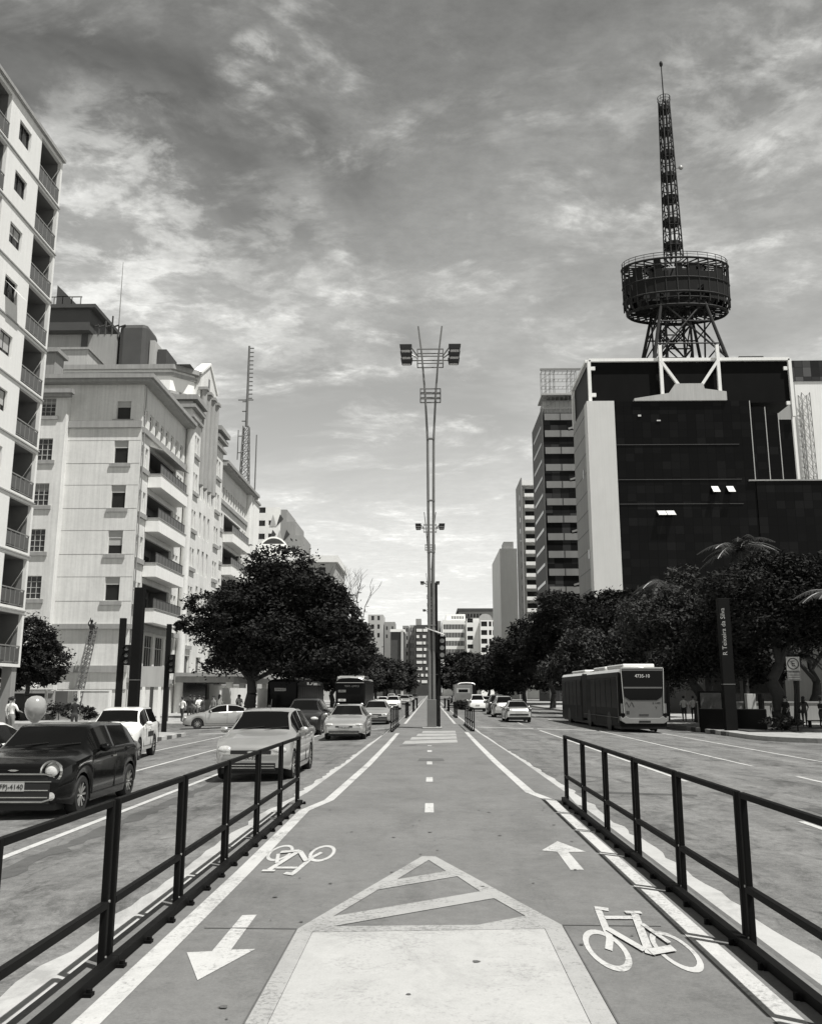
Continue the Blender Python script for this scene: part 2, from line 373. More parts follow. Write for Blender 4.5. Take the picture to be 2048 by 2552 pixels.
def bike(fn):                               # a painted bicycle drawn from rings and bars, stretched along the path
    P = []
    def ring(cx, cy, rx, ry, t, ty):
        n = 26
        for i in range(n):
            a, b = 2 * PI * i / n, 2 * PI * (i + 1) / n
            P.append([(cx + rx * math.cos(a), cy + ry * math.sin(a)), (cx + rx * math.cos(b), cy + ry * math.sin(b)),
                      (cx + (rx - t) * math.cos(b), cy + (ry - ty) * math.sin(b)), (cx + (rx - t) * math.cos(a), cy + (ry - ty) * math.sin(a))])
    def ln(x0, y0, x1, y1, w, wy):
        dx, dy = x1 - x0, y1 - y0; l = math.hypot(dx / w, dy / wy) or 1; nx, ny = -(dy / wy) / l * w / 2, (dx / w) / l * wy / 2
        P.append([(x0 + nx, y0 + ny), (x0 - nx, y0 - ny), (x1 - nx, y1 - ny), (x1 + nx, y1 + ny)])
    ring(1.18, 6.50, .135, .50, .035, .12); ring(1.635, 6.48, .125, .49, .03, .11)
    ln(1.33, 7.62, 1.255, 6.75, .05, .16); ln(1.253, 6.75, 1.19, 6.47, .045, .12); ln(1.31, 7.66, 1.41, 7.60, .05, .11)
    ln(1.33, 7.34, 1.56, 7.34, .05, .10); ln(1.585, 7.46, 1.44, 6.36, .055, .17); ln(1.52, 7.50, 1.645, 7.50, .05, .085)
    ln(1.285, 7.0, 1.425, 6.45, .05, .13); ln(1.45, 6.40, 1.63, 6.5, .04, .14); ln(1.565, 7.13, 1.635, 6.62, .035, .10)
    mb = MB()
    for i, p in enumerate(P): mb.add([(*fn(a, b), ZM + .0012 * (i >= 52) * (i - 51)) for a, b in p], [tuple(range(len(p)))])
    return struct('bicycle_marking', mb, paint)
bike(lambda a, b: (a, b)); bike(lambda a, b: (0.02 - a, 16.6 - b))
flat('tactile_paving', [[(-.92 + .19 * i, 30.6 + 2.7 * i), (.95 + .05 * i, 31.6 + 2.5 * i), (.97 + .05 * i, 33.5 + 2.5 * i), (-.88 + .19 * i, 32.6 + 2.7 * i)] for i in range(4)], paint_old)
flat('drain_cover', [[(-.31, 23.2), (.36, 23.2), (.33, 24.1), (-.28, 24.1)], [(-.98, 29.3), (-.45, 29.9), (-.45, 30.2), (-.98, 29.7)]], tar)
flat('joint', [[(-1.66, 6.98), (-.98, 6.97), (-.98, 6.995), (-1.66, 7.0)], [(.98, 7.12), (1.7, 7.1), (1.7, 7.12), (.98, 7.14)], [(.968, 1.5), (.982, 1.5), (.984, 7.1), (.975, 7.1)], [(-.985, 1.5), (-.972, 1.5), (-.976, 6.95), (-.984, 6.95)]], tar)
rg = random.Random(11); pol = []
for i in range(46):                          # leaves and litter lying on the path
    x, y = rg.uniform(-1.6, 1.7), rg.uniform(5.0, 14.0) ; a = rg.uniform(0, PI); s = rg.uniform(.006, .022); 
    pol.append([(x + s * (1 + .6 * (j % 2)) * math.cos(a + j * PI / 3), y + s * 1.3 * math.sin(a + j * PI / 3)) for j in range(6)])
o = flat('litter', pol, tar, ZM + .004); o['kind'] = 'stuff'

def lane(x, segs, wd=0.12):
    mb = MB()
    for a, b in segs: mb.quad((x - wd / 2, a, rz(x - wd / 2) + .006), (x + wd / 2, a, rz(x + wd / 2) + .006), (x + wd / 2, b, rz(x + wd / 2) + .006), (x - wd / 2, b, rz(x - wd / 2) + .006))
    return struct('lane_line', mb, paint)
dash = lambda a, b: [(y, y + 4) for y in range(a, b, 10)]
lane(5.65, [(-1, 3.5), (10.2, 14.4), (20.6, 47.5)] + dash(56, 300)); lane(8.98, [(6, 10), (18.6, 22.9), (26, 49)] + dash(56, 300))
lane(12.1, [(-5, 48.5), (56, 300)], .14)
lane(-5.05, [(-5, 24), (27, 46)] + dash(52, 300)); lane(-7.55, [(-5, 46)] + dash(52, 300)); lane(-9.75, [(-5, 46)] + dash(52, 300))
mb = MB()
for a, b in ((2.55, 5.55), (5.75, 8.9), (9.06, 12.0)): mb.quad((a, 49.2, rz(a) + .006), (b, 49.2, rz(b) + .006), (b, 49.75, rz(b) + .006), (a, 49.75, rz(a) + .006))
for a, b in ((-11.8, -9.85), (-9.65, -7.65), (-7.45, -5.15), (-4.95, -2.3)): mb.quad((a, 46.4, rz(a) + .006), (b, 46.4, rz(b) + .006), (b, 46.9, rz(b) + .006), (a, 46.9, rz(a) + .006))
struct('stop_line', mb, paint)
rg = random.Random(5)
def seam(x, y0, y1, wd, dz=.003):
    pl, pr = [], []; y = y0
    while y < y1:
        pl.append((x + rg.uniform(-.06, .06), y)); pr.append((x + wd + rg.uniform(-.1, .1), y)); y += .3
    return strip('tar_seam', pl, pr, tar_m, dz=dz)
tar_m = ground_mat('tar_seam', 0.085, 0.25, 0.2, stain=0.3)
seam(-4.72, -3, 25, .26); seam(6.35, 9, 16.5, .35); seam(3.1, 17.6, 18.0, 1.9)

# ------------------------------------------------------------------ guard rails along the median
steel = mat('black_steel', 0.007, rough=0.55, var=0.25, scale=6, fine=0.1, spec=0.06)
bolt_m = mat('zinc', 0.55, rough=0.35, metal=0.7)
def guard_rail(label, pts, x0, x1, near):
    t = thing('guard_rail', label, 'railing', (x0, pts[0], .15), 0, 'guard rails along the cycle path')
    X = lambda y: x0 + (x1 - x0) * (y - pts[0]) / (pts[-1] - pts[0])
    s = 1 if x0 < 0 else -1                  # towards the path
    bv = .004 if near else 0
    for y in pts:
        x = X(y)
        for q in (-1, 1):                    # neighbouring frames end in two uprights with a narrow gap between
            MB().box(x - .0225, x + .0225, *sorted((y + q * .035, y + q * .085)), .15, 1.165).build('post', steel, t, bevel=bv * 2)
        if near:
            for z in (.55, .22): MB().tube((x + s * .02, y - .06, z), (x + s * .03, y - .06, z), .009, n=6).build('bolt', bolt_m, t)
    def rail(name, z, w, h, off):
        b = MB()
        for a, c in zip(pts, pts[1:]): g = 0 if z < .3 else .08; b.bar((X(a) + off, a + g, z), (X(c) + off, c - g, z), w, h)
        return b.build(name, steel, t, bevel=bv)
    rail('top_rail', 1.144, .044, .04, 0); rail('mid_rail', .53, .045, .045, s * .002)
    rail('base_rail', .185, .065, .06, s * .055)
    if near:
        y = pts[0]
        while y < pts[-1]:
            b = MB(); x = X(y); b.box(x + s * .055 - .05, x + s * .055 + .05 + (.03 if s > 0 else 0), y - .03, y + .03, .15, .17); b.tube((x + s * .115, y, .15), (x + s * .115, y, .19), .018, n=6); y += .556
            b.build('bracket', steel, t)
    return t
PY = [1.04 + 1.67 * k for k in range(9)]
guard_rail('nearest black guard rail left of the cycle path, beside the dark compact car', PY, -2.06, -2.06, True)
guard_rail('nearest black guard rail right of the cycle path, beside the empty lanes', [1.62 + 1.655 * k for k in range(9)], 2.17, 2.17, True)
def run(a, n): return [a + 1.67 * k for k in range(n)]
for i, (y, n) in enumerate(((39.6, 6), (60.2, 5), (80.5, 5), (97, 5))):
    o_ = ('first', 'second', 'third', 'fourth')[i]
    guard_rail('%s distant black guard rail beyond the near one, left edge of the path' % o_, run(y, n), xl(y) + .17, xl(y + 8) + .17, False)
    guard_rail('%s distant black guard rail beyond the near one, right edge of the path' % o_, run(y + .8, n), xr(y) - .13, xr(y + 8) - .14, False)
# ------------------------------------------------------------------ vehicles (front at y=0, the car reaching to +y; moved at the end)
glass = mat('dark_glass', 0.006, rough=0.06, var=0.1, fine=0, spec=0.09); bus_glass = mat('bus_glass', 0.006, rough=0.3, var=0.1, fine=0, spec=0.04)
tyre_m = mat('tyre', 0.018, rough=0.8); rim_m = mat('alloy', 0.55, rough=0.28, metal=0.85); black_m = mat('black_trim', 0.014, rough=0.5)
lamp_m = mat('lamp_lens', 0.5, rough=0.12, var=0.35, scale=14, fine=0.2, coat=1); tail_m = mat('tail_lens', 0.12, rough=0.15, coat=1)
chrome = mat('chrome', 0.8, rough=0.12, metal=1.0); plate_m = mat('plate', 0.42, rough=0.5); ink = mat('ink', 0.02, rough=0.6); white_ink = mat('white_ink', 0.75, rough=0.6)
PAINTS = dict(silver=mat('silver_paint', 0.50, rough=0.30, metal=0.65, coat=1, fine=0.03), white=mat('white_paint', 0.80, rough=0.35, coat=1, fine=0.02),
              black=mat('black_paint', 0.004, rough=0.2, coat=.42, fine=0.0, spec=.1), dark=mat('dark_paint', 0.02, rough=0.3, coat=.4, spec=.2), grey=mat('grey_paint', 0.22, rough=0.3, metal=0.4, coat=1))
def interp(tbl, y):
    if y <= tbl[0][0]: return tbl[0][1]
    for (a, u), (b, v) in zip(tbl, tbl[1:]):
        if y <= b:
            t = (y - a) / (b - a) if b > a else 1; return u + (v - u) * t
    return tbl[-1][1]
def smooth_tbl(tbl, y, h=0.09): return sum(interp(tbl, y + d) for d in (-h, -h / 2, 0, h / 2, h)) / 5

def wheel(parent, x, y, r, side, wd=.2, spokes=10, rim=None, hub=0.66):
    b = MB(); h = wd / 2
    b.lathe([(r * hub, -h), (r * .93, -h), (r, -h * .6), (r, h * .6), (r * .93, h), (r * hub, h)], (x, y, r), 24, 'x')
    o = b.build('wheel', tyre_m, parent, smooth=True)
    b = MB(); q = side * (h - .035)
    b.lathe([(r * hub, side * (h - .01)), (r * hub * .93, side * (h - .012)), (r * hub * .9, q - side * .05), (0.01, q - side * .06)], (x, y, r), 20, 'x', 1)
    for k in range(spokes):
        a = 2 * PI * k / spokes; c, s = math.cos(a), math.sin(a)
        b.bar((x + q, y + .03 * c, r + .03 * s), (x + q + side * .012, y + r * hub * .93 * c, r + r * hub * .93 * s), .03, .03)
    b.lathe([(.06, q - side * .01), (.055, q + side * .012), (.001, q + side * .014)], (x, y, r), 12, 'x')
    b.build('rim', [rim or rim_m, black_m], o); return o

def car(name, label, cat, group, paint_, L_, W_, top, belt, cowl, roof_f, roof_r, tail, wheels, wr=.30, roofw=.56, bpil=None, style='hatch', det=2, plate='', lamps=True, nose=.80, clear=.2, spokes=10, rails=False, face=None, plate_z=.42):
    t = thing(name, label, cat, (0, 0, 0), 0, group); body_m = PAINTS[paint_]; Wd = W_ / 2
    sta = {0, .03, .08, .16, .3, L_ - .25, L_ - .1, L_ - .03, L_, cowl, cowl + .06, roof_f, roof_f - .05, roof_r, roof_r + .05, tail, tail - .06}
    n = int(L_ / .13); sta |= {L_ * i / n for i in range(n + 1)}
    ra = wr + .055
    for wy in wheels: sta |= {wy + ra * math.cos(PI * i / 9) for i in range(10)}
    if bpil: sta |= {bpil - .04, bpil + .04}
    sta = sorted(s for s in sta if 0 <= s <= L_); sta = [s for i, s in enumerate(sta) if i == 0 or s - sta[i - 1] > .012]
    rings = []
    for y in sta:
        tp = smooth_tbl(top, y, .05) if .1 < y < L_ - .1 else interp(top, y)
        bl = min(interp(belt, y), tp - .05)
        e = min(y, L_ - y); k = 1 - (1 - nose) * max(0, (.55 - e) / .55) ** 2.2 if y < L_ / 2 else 1 - (1 - nose) * .55 * max(0, (.45 - e) / .45) ** 2
        w = Wd * k; zb = clear + (.10 * max(0, .5 - y) / .5 if y < .5 else 0) + (.16 * max(0, y - L_ + .5) / .5)
        for wy in wheels:
            d = abs(y - wy)
            if d < ra: zb = max(zb, wr + math.sqrt(max(0, ra * ra - d * d)) - .005)
        zb = min(zb, bl - .1); h = max(0, tp - bl); g = min(1, h / .42)
        inset = .10 + (Wd - roofw - .10) * g ** 1.0 if h > .06 else .10
        rings.append([(w * .965, zb), (w * .985, zb + .05), (w, zb + (bl - zb) * .5), (w * .995, zb + (bl - zb) * .82), (w - .02, bl), (w - .035 - .1 * inset * g, bl + h * .10), (w - inset + .02 * (1 - g), tp - .045 - .02 * g), (w - inset - .05, tp - .018), (w * .55 * (1 - .25 * g), tp - .004), (0, tp)])
    nr = 10
    parts = {'body': MB(), 'windscreen': MB(), 'rear_window': MB(), **{('side_window', s, k): MB() for s in (1, -1) for k in (0, 1)}}
    def faces(key, i, j):
        for s in (1, -1):
            kk = ('side_window', s, int(bool(bpil) and (sta[i] + sta[i + 1]) / 2 > bpil)) if key == 'side_window' else key
            q = [rings[i][j], rings[i][j + 1], rings[i + 1][j + 1], rings[i + 1][j]]; yy = [sta[i], sta[i], sta[i + 1], sta[i + 1]]
            parts[kk].quad(*[(s * a[0], b, a[1]) for a, b in zip(q, yy)])
    for i in range(len(sta) - 1):
        ym = (sta[i] + sta[i + 1]) / 2; hm = interp(top, ym) - interp(belt, ym)
        for j in range(nr - 1):
            key = 'body'
            if j >= 7 and cowl + .04 < ym < roof_f - .02: key = 'windscreen'
            elif j >= 7 and roof_r + .03 < ym < tail - .03: key = 'rear_window'
            elif j == 5 and hm > .22 and ym < (roof_r + (tail - roof_r) * .45) and not (bpil and abs(ym - bpil) < .04) and not (style in ('mini',) and False): key = 'side_window'
            faces(key, i, j)
    for i in (0, len(sta) - 1):
        r_ = rings[i]; pts = [(a, sta[i], z) for a, z in r_] + [(-a, sta[i], z) for a, z in reversed(r_[:-1])]
        parts['body'].add(pts, [tuple(range(len(pts)))])
    def weld(b):
        key = {}; m = []; vs = []
        for v in b.v:
            k = tuple(round(c, 4) for c in v)
            if k not in key: key[k] = len(vs); vs.append(v)
            m.append(key[k])
        b.v = vs; b.f = [f for f in (tuple(dict.fromkeys(m[i] for i in f)) for f in b.f) if len(f) > 2]; b.mi = [0] * len(b.f)
        return b
    bo = weld(parts['body']).build('body', body_m, t, smooth=True)
    for k in [q for q in parts if q != 'body']:
        if parts[k].f: weld(parts[k]).build(k if isinstance(k, str) else k[0], glass, t, smooth=True)
    ub = MB(); ub.box(-Wd + .2, Wd - .2, .1, L_ - .1, clear - .03, interp(belt, L_ / 2) - .25); ub.build('underbody', black_m, t)
    for wy in wheels:
        for s in (-1, 1): wheel(t, s * (Wd - .125), wy, wr, s, spokes=spokes)
    if det < 1: return t
    zh = interp(top, 0.0)
    if lamps:
        for s in (-1, 1):
            face_l = face or (.20, .66, .19, .085)
            MB().ell((s * (Wd - face_l[0] - .06), .125, face_l[1]), (face_l[2], .14, face_l[3]), 16, 10).build('headlight', lamp_m, t, smooth=True)
            MB().ell((s * (Wd - .14), L_ - .06, interp(belt, L_) - .08), (.13, .10, .13), 12, 8).build('tail_light', tail_m, t, smooth=True)
            b = MB(); b.ell((s * (Wd + .075), cowl + .42, interp(belt, cowl + .4) + .09), (.105, .06, .072), 12, 8); b.tube((s * (Wd - .05), cowl + .42, interp(belt, cowl + .4) + .04), (s * (Wd + .05), cowl + .42, interp(belt, cowl + .4) + .08), .03)
            b.build('mirror', body_m, t, smooth=True)
    b = MB(); b.box(-.2, .2, -.022, .02, plate_z, plate_z + .13); pl = b.build('number_plate', plate_m, t)
    if plate: lettering(plate, .105, ink, Matrix.Translation((0, -.026, plate_z + .065)) @ Matrix.Rotation(PI / 2, 4, 'X'), pl)
    MB().box(-.2, .2, L_ - .02, L_ + .015, .55, .68).build('rear_plate', plate_m, t)
    if det > 1:
        for s in (-1, 1):
            b = MB()
            for yy in ([cowl + .12, bpil] if bpil else [cowl + .12]) + [roof_r + .05]:
                if yy: b.bar((s * (Wd + .0005), yy, clear + .12), (s * (Wd - .012), yy, interp(belt, yy) - .03), .012, .012)
            b.bar((s * (Wd - .002), cowl + .12, clear + .12), (s * (Wd - .002), roof_r, clear + .12), .012, .012)
            b.build('door_seam', black_m, t)
            b = MB(); hz_ = interp(belt, L_ * .5) - .1
            for yy in ([bpil - .2] if bpil else [L_ * .5]): b.bar((s * (Wd + .012), yy, hz_), (s * (Wd + .012), yy + .17, hz_), .025, .03)
            b.build('door_handle', chrome if paint_ == 'black' else body_m, t, bevel=.005)
        zc_ = interp(top, cowl + .04) + .012
        for xa in (.1, -.45): MB().bar((xa, cowl + .0, zc_), (xa + .52, cowl + .10, zc_ + .05), .02, .015).build('wiper', black_m, t)
    if rails:
        for s in (-1, 1): b = MB(); b.bar((s * (roofw - .02), roof_f + .1, interp(top, roof_f + .2) + .02), (s * (roofw - .02), roof_r - .05, interp(top, roof_r - .1) + .02), .03, .03)
        b.build('roof_rail', chrome, t)
    return t
def front(t, grille, intake, bar=None):      # dark grille and air intake, given as (half width, z0, z1)
    for nm, g in (('grille', grille), ('air_intake', intake)):
        if not g: continue
        b = MB(); b.box(-g[0], g[0], -.012, .06, g[1], g[2])
        o = b.build(nm, black_m, t, bevel=.01)
        if nm == 'air_intake':
            c = MB()
            for k in (1, 2): z = g[1] + (g[2] - g[1]) * k / 3; c.box(-g[0] * .96, g[0] * .96, -.018, -.011, z - .008, z + .008)
            c.build('slat', chrome, o)
def place(t, x, y, yaw=0.0, away=False, L_=4.0):
    a = R(yaw) + (PI if away else 0); t.rotation_euler = (0, 0, a)
    if away: t.location = (x, y + L_, rz(x))
    else: t.location = (x, y, rz(x))
    return t
GL, GR_ = 'cars coming along the left carriageway', 'cars driving away on the right carriageway'
# black compact with round lamps, nearest on the left
t = car('parked_car', '', 'car', GL, 'black', 3.84, 1.73, [(0, .66), (.05, .82), (.3, .93), (1.02, 1.01), (1.52, 1.40), (2.0, 1.44), (3.3, 1.40), (3.58, 1.30), (3.80, .96), (3.84, .75)],
        [(0, .74), (.4, .86), (1.1, .93), (3.84, .97)], 1.04, 1.50, 3.40, 3.78, (.76, 3.26), .31, roofw=.63, bpil=2.3, plate='FPJ-4140', lamps=True, nose=.84, clear=.17, face=(.21, .73, .145, .145), plate_z=.44)
t.name = 'compact_car'; tag(t, 'glossy black compact car with round headlights, nearest in the left lanes', 'car', GL)
front(t, (.56, .60, .665), (.60, .24, .56))
for s in (-1, 1):
    b = MB(); b.lathe([(.165, .04), (.18, -.01), (.15, -.03), (.14, .0)], (s * (.865 - .27), .03, .73), 20, 'y'); b.build('lamp_ring', chrome, t, smooth=True)
    b = MB(); b.lathe([(.07, .0), (.065, -.03), (.001, -.035)], (s * .62, .03, .36), 14, 'y'); b.build('fog_lamp', lamp_m, t, smooth=True)
b = MB(); b.path([(-.74, .08, .53), (-.62, .0, .685), (-.5, -.02, .70), (.5, -.02, .70), (.62, .0, .685), (.74, .08, .53)], .014); b.path([(-.62, -.01, .585), (.62, -.01, .585)], .009)
b.path([(-.70, .05, .50), (-.66, .0, .33), (-.5, -.02, .28), (.5, -.02, .28), (.66, .0, .33), (.70, .05, .50)], .014); b.build('grille_trim', chrome, t, smooth=True)
b = MB(); b.prism([(-.09, .0), (-.03, .012), (.03, .012), (.09, .0), (.03, -.016), (-.03, -.016)], lambda p, q: (p[0], -.0 + q, .755 + p[1]), .0, .03); b.build('badge', chrome, t)
MB().ell((.25, 1.5, 1.28), (.10, .05, .035), 8, 6).build('inside_mirror', black_m, t)
place(t, -6.56, 14.45, 1)
# silver hatchback behind it
t = car('hatchback', 'silver hatchback seen through the near left guard rail', 'car', GL, 'silver', 3.93, 1.70, [(0, .66), (.06, .76), (.3, .88), (.95, 1.02), (1.58, 1.47), (2.1, 1.53), (3.0, 1.50), (3.4, 1.40), (3.82, .98), (3.93, .8)],
        [(0, .70), (.5, .86), (1.0, .94), (3.93, 1.0)], .97, 1.56, 3.2, 3.80, (.74, 3.22), .31, roofw=.59, bpil=2.25, plate='DKX-3251', face=(.23, .655, .2, .105), plate_z=.44)
front(t, (.44, .575, .66), (.54, .24, .40)); MB().ell((0, -.03, .62), (.075, .012, .03), 14, 8).build('badge', chrome, t)
b = MB(); b.bar((-.6, -.015, .565), (.6, -.015, .565), .025, .025); b.build('grille_trim', chrome, t)
MB().tube((.05, 1.8, 1.46), (.05, 1.95, 1.72), .006).build('aerial', black_m, t)
place(t, -3.85, 19.75, -1)
# white tall short car
t = car('small_suv', 'white boxy small car behind the glossy black compact', 'car', GL, 'white', 3.7, 1.68, [(0, .74), (.06, .90), (.3, .97), (.95, 1.06), (1.5, 1.50), (2.0, 1.58), (3.3, 1.57), (3.5, 1.50), (3.66, 1.05), (3.7, .9)],
        [(0, .78), (.5, .92), (1.0, .98), (3.7, 1.05)], 1.0, 1.5, 3.45, 3.64, (.70, 2.95), .33, roofw=.60, bpil=2.2, plate='EGH-2217', face=(.22, .78, .16, .10), rails=False, clear=.28)
front(t, (.40, .66, .76), (.5, .34, .50)); b = MB(); b.box(.843, .848, 1.75, 2.6, .66, .82); b.build('door_sticker', ink, t)
place(t, -9.6, 27.2, 6)
t = car('hatchback', 'white car at the left picture edge, partly behind the glossy black compact', 'car', GL, 'white', 3.9, 1.7, [(0, .66), (.06, .74), (.3, .84), (.98, .99), (1.66, 1.42), (2.2, 1.46), (3.0, 1.43), (3.35, 1.33), (3.80, .98), (3.93, .8)],
        [(0, .70), (.5, .84), (1.0, .92), (3.93, 1.0)], 1.0, 1.64, 3.2, 3.78, (.74, 3.22), .30, bpil=2.25, det=1)
place(t, -9.6, 16.4, 0)
# silver car turning out of the side street, seen from its side
t = car('hatchback', 'silver coupe-like car turning by the hospital pavement, seen side-on', 'car', GL, 'silver', 4.2, 1.74, [(0, .62), (.06, .72), (.35, .82), (1.15, .98), (2.0, 1.40), (2.5, 1.46), (3.1, 1.42), (3.6, 1.25), (4.1, 1.0), (4.2, .8)],
        [(0, .66), (.6, .84), (1.2, .92), (4.2, 1.04)], 1.15, 1.98, 3.15, 4.05, (.82, 3.42), .31, bpil=2.55, roofw=.54)
front(t, (.42, .50, .60), (.55, .24, .42))
t.location = (-14.85, 54.9, rz(14)); t.rotation_euler = (0, 0, R(-74))
t = car('suv', 'dark people carrier just behind the silver hatchback', 'car', GL, 'dark', 4.3, 1.82, [(0, .72), (.06, .88), (.35, .98), (.95, 1.08), (1.75, 1.60), (2.3, 1.66), (3.8, 1.62), (4.1, 1.3), (4.3, .9)],
        [(0, .80), (.5, .95), (1.0, 1.02), (4.3, 1.08)], .98, 1.72, 3.85, 4.15, (.8, 3.4), .33, roofw=.6, bpil=2.4, plate='FAB-6634', face=(.24, .76, .2, .10), det=1)
front(t, (.38, .68, .80), (.5, .3, .45)); place(t, -5.85, 41.2, 0)
sedan_top = [(0, .58), (.06, .66), (.35, .76), (1.15, .92), (1.85, 1.34), (2.4, 1.39), (3.0, 1.35), (3.55, .98), (4.2, .93), (4.35, .75)]
sedan_belt = [(0, .62), (.6, .78), (1.2, .86), (4.35, .92)]
def sedan(label, pt, plate='', group=GL, det=1, **k):
    return car('sedan', label, 'car', group, pt, 4.35, 1.69, sedan_top, sedan_belt, 1.18, 1.83, 3.0, 3.55, (.8, 3.42), .30, roofw=.54, bpil=2.35, style='sedan', plate=plate, face=(.22, .60, .19, .07), det=det, **k)
t = sedan('silver sedan with a low bonnet between the dark people carrier and the path', 'silver', 'CTR-8102', det=2); front(t, (.34, .50, .56), (.60, .22, .38)); place(t, -3.4, 36.2, 0)
t = sedan('pale sedan behind the low silver sedan, beside the second guard rail', 'silver', 'DMG-1190'); front(t, (.4, .52, .62), (.72, .22, .46)); place(t, -3.2, 53.0, 0)
hatch_top = [(0, .66), (.06, .74), (.3, .84), (.98, .99), (1.66, 1.44), (2.2, 1.49), (3.0, 1.46), (3.35, 1.38), (3.80, .98), (3.93, .8)]
def hatch(label, pt, group=GL, det=1, h=0.0):
    tp = [(a, b + (h if b > 1.2 else h * .3)) for a, b in hatch_top]
    return car('hatchback', label, 'car', group, pt, 3.93, 1.70, tp, [(0, .70), (.5, .84), (1.0, .92 + h * .3), (3.93, 1.0 + h * .3)], 1.0, 1.64, 3.2, 3.78, (.74, 3.22), .30 + h * .1, bpil=2.25, det=det)
for lb, pt, x, y, k in (('white hatchback far along the lane next to the path', 'white', -4.0, 98, 'h'), ('silver hatchback close behind the far white hatchback', 'silver', -3.5, 124, 'h'), ('pale sedan far off, left of the far silver hatchback', 'white', -6.2, 118, 's'),
        ('small grey car on the far left lane by the trees', 'grey', -8.9, 92, 'h'), ('white van-like car below the far trees of the left lanes', 'white', -6.4, 150, 'v'), ('tiny silver car deep in the left lanes', 'silver', -3.6, 158, 's'), ('tiny white car at the far end of the left lanes', 'white', -6.3, 190, 'h'), ('tiny dark car at the far end of the left lanes', 'dark', -3.6, 205, 'h'), ('white roofed car behind the silver-roofed bus', 'white', -9.3, 110, 's')):
    t = sedan(lb, pt) if k == 's' else hatch(lb, pt, h=.2 if k == 'v' else 0); front(t, (.4, .55, .65), (.5, .25, .42)); place(t, x, y)
# right carriageway, seen from behind
t = sedan('silver sedan driving away in the middle right lane', 'silver', group=GR_, det=2); place(t, 5.75, 59.2, 0, True, 4.35)
MB().box(-.6, .6, 4.36, 4.40, .45, .56).build('bumper_strip', black_m, t)
for lb, pt, x, y, h in (('silver tall hatchback ahead of the silver sedan driving away', 'silver', 5.75, 70.2, .18), ('dark tall car ahead of the silver tall hatchback', 'dark', 5.9, 79, .25), ('white pickup-like car beside the far truck', 'white', 4.75, 91, .2), ('small pale car beyond the far pickup', 'silver', 7.5, 120, 0), ('tiny dark car far in the right lanes', 'dark', 4.2, 150, 0), ('tiny white car far in the right lanes', 'white', 7.3, 170, 0)):
    place(hatch(lb, pt, GR_, h=h), x, y, 0, True, 3.93)
# light truck far on the right
t = thing('truck', 'pale box truck far off in the lane right of the path', 'truck', (0, 0, 0), 0, GR_)
MB().box(-1.1, 1.1, 0, 4.6, .75, 2.75).build('cargo_box', PAINTS['grey'], t, bevel=.04); b = MB(); b.box(-.8, .8, -.02, .02, 1.75, 2.35); b.build('rear_door', PAINTS['silver'], t); MB().box(-.55, .55, -.03, -.005, 1.85, 2.2).build('rear_window', glass, t)
MB().box(-1.05, 1.05, 4.7, 6.4, .6, 2.4).build('cab', PAINTS['white'], t, bevel=.08); MB().box(-1, 1, 0, 6.2, .45, .74).build('chassis', black_m, t)
for y in (.9, 5.4):
    for s in (-1, 1): wheel(t, s * .9, y, .42, s)
place(t, 3.95, 108)

def bus(name, label, Lb, Wb, Hb, body, roof, rear=False, text='', text2='', artic=None, skirt=None, ends=None):
    t = thing(name, label, 'bus', (0, 0, 0), 0, 'city buses'); w = Wb / 2; z0 = .32
    def sec(y, kx=1.0, dz=0.0, dy=0.0):
        return [(w * kx, y, z0), (w * kx, y, 1.0), (w * kx * .995, y, Hb - .55 - dz), (w * kx * .96, y, Hb - .28 - dz), (w * kx * .88, y, Hb - .12 - dz), (w * kx * .6, y, Hb - .03 - dz), (0, y, Hb - dz)]
    ysr = [(0, .93, .10), (.06, .97, .03), (.25, 1, 0)]
    segs = [(0, artic - .6), (artic + .6, Lb)] if artic else [(0, Lb)]
    lo, hi = MB(), MB()
    for s0, s1 in segs:
        st = [sec(s0 + a, k, d) for a, k, d in ysr] + [sec(s1 - a, k, d) for a, k, d in reversed(ysr)]
        for i in range(len(st) - 1):
            for j in range(6):
                for q in (1, -1):
                    (lo if j < 3 else hi).quad(*[(q * p[0], p[1], p[2]) for p in (st[i][j], st[i][j + 1], st[i + 1][j + 1], st[i + 1][j])])
        for s in (st[0], st[-1]):
            pts = [s[j] for j in range(7)] + [(-s[j][0], s[j][1], s[j][2]) for j in range(5, -1, -1)]
            lo.add(pts, [tuple(range(len(pts)))])
    lo.build('body', body, t, smooth=True); hi.build('roof', roof, t, smooth=True)
    if artic:
        b = MB(); n = 9
        for i in range(n):
            y = artic - .6 + 1.2 * i / n; k = .93 if i % 2 else .97; b.box(-w * k, w * k, y, y + 1.2 / n, .5, Hb - .2)
        b.build('bellows', black_m, t)
    for s in (-1, 1):
        for s0, s1 in segs:
            y = s0 + .5
            while y + 1.3 < s1 - .3:
                MB().box(*sorted((s * (w - .01), s * (w + .012))), y, y + 1.32, 1.25, Hb - .62).build('side_window', bus_glass, t, bevel=.01); y += 1.42
    for y in ([2.6, Lb - 3.2] + ([artic - 1.6] if artic else [])):
        for s in (-1, 1):
            wheel(t, s * (w - .14), y, .48, s, wd=.3, rim=PAINTS['grey']); 
            b = MB(); b.lathe([(.56, 0), (.56, s * .012)], (s * (w + .001), y, .48), 20, 'x'); b.add([(s * (w + .012), y + .56 * math.cos(2 * PI * i / 20), .48 + .56 * math.sin(2 * PI * i / 20)) for i in range(20)], [tuple(range(20))]); b.build('wheel_arch', black_m, t)
    MB().box(-w + .1, w - .1, .3, Lb - .3, .18, .34).build('chassis', black_m, t)
    return t
dkbus = mat('dark_bus_paint', 0.009, rough=0.45, coat=.02, spec=.04); greybus = mat('grey_bus_paint', 0.10, rough=0.4, coat=.2)
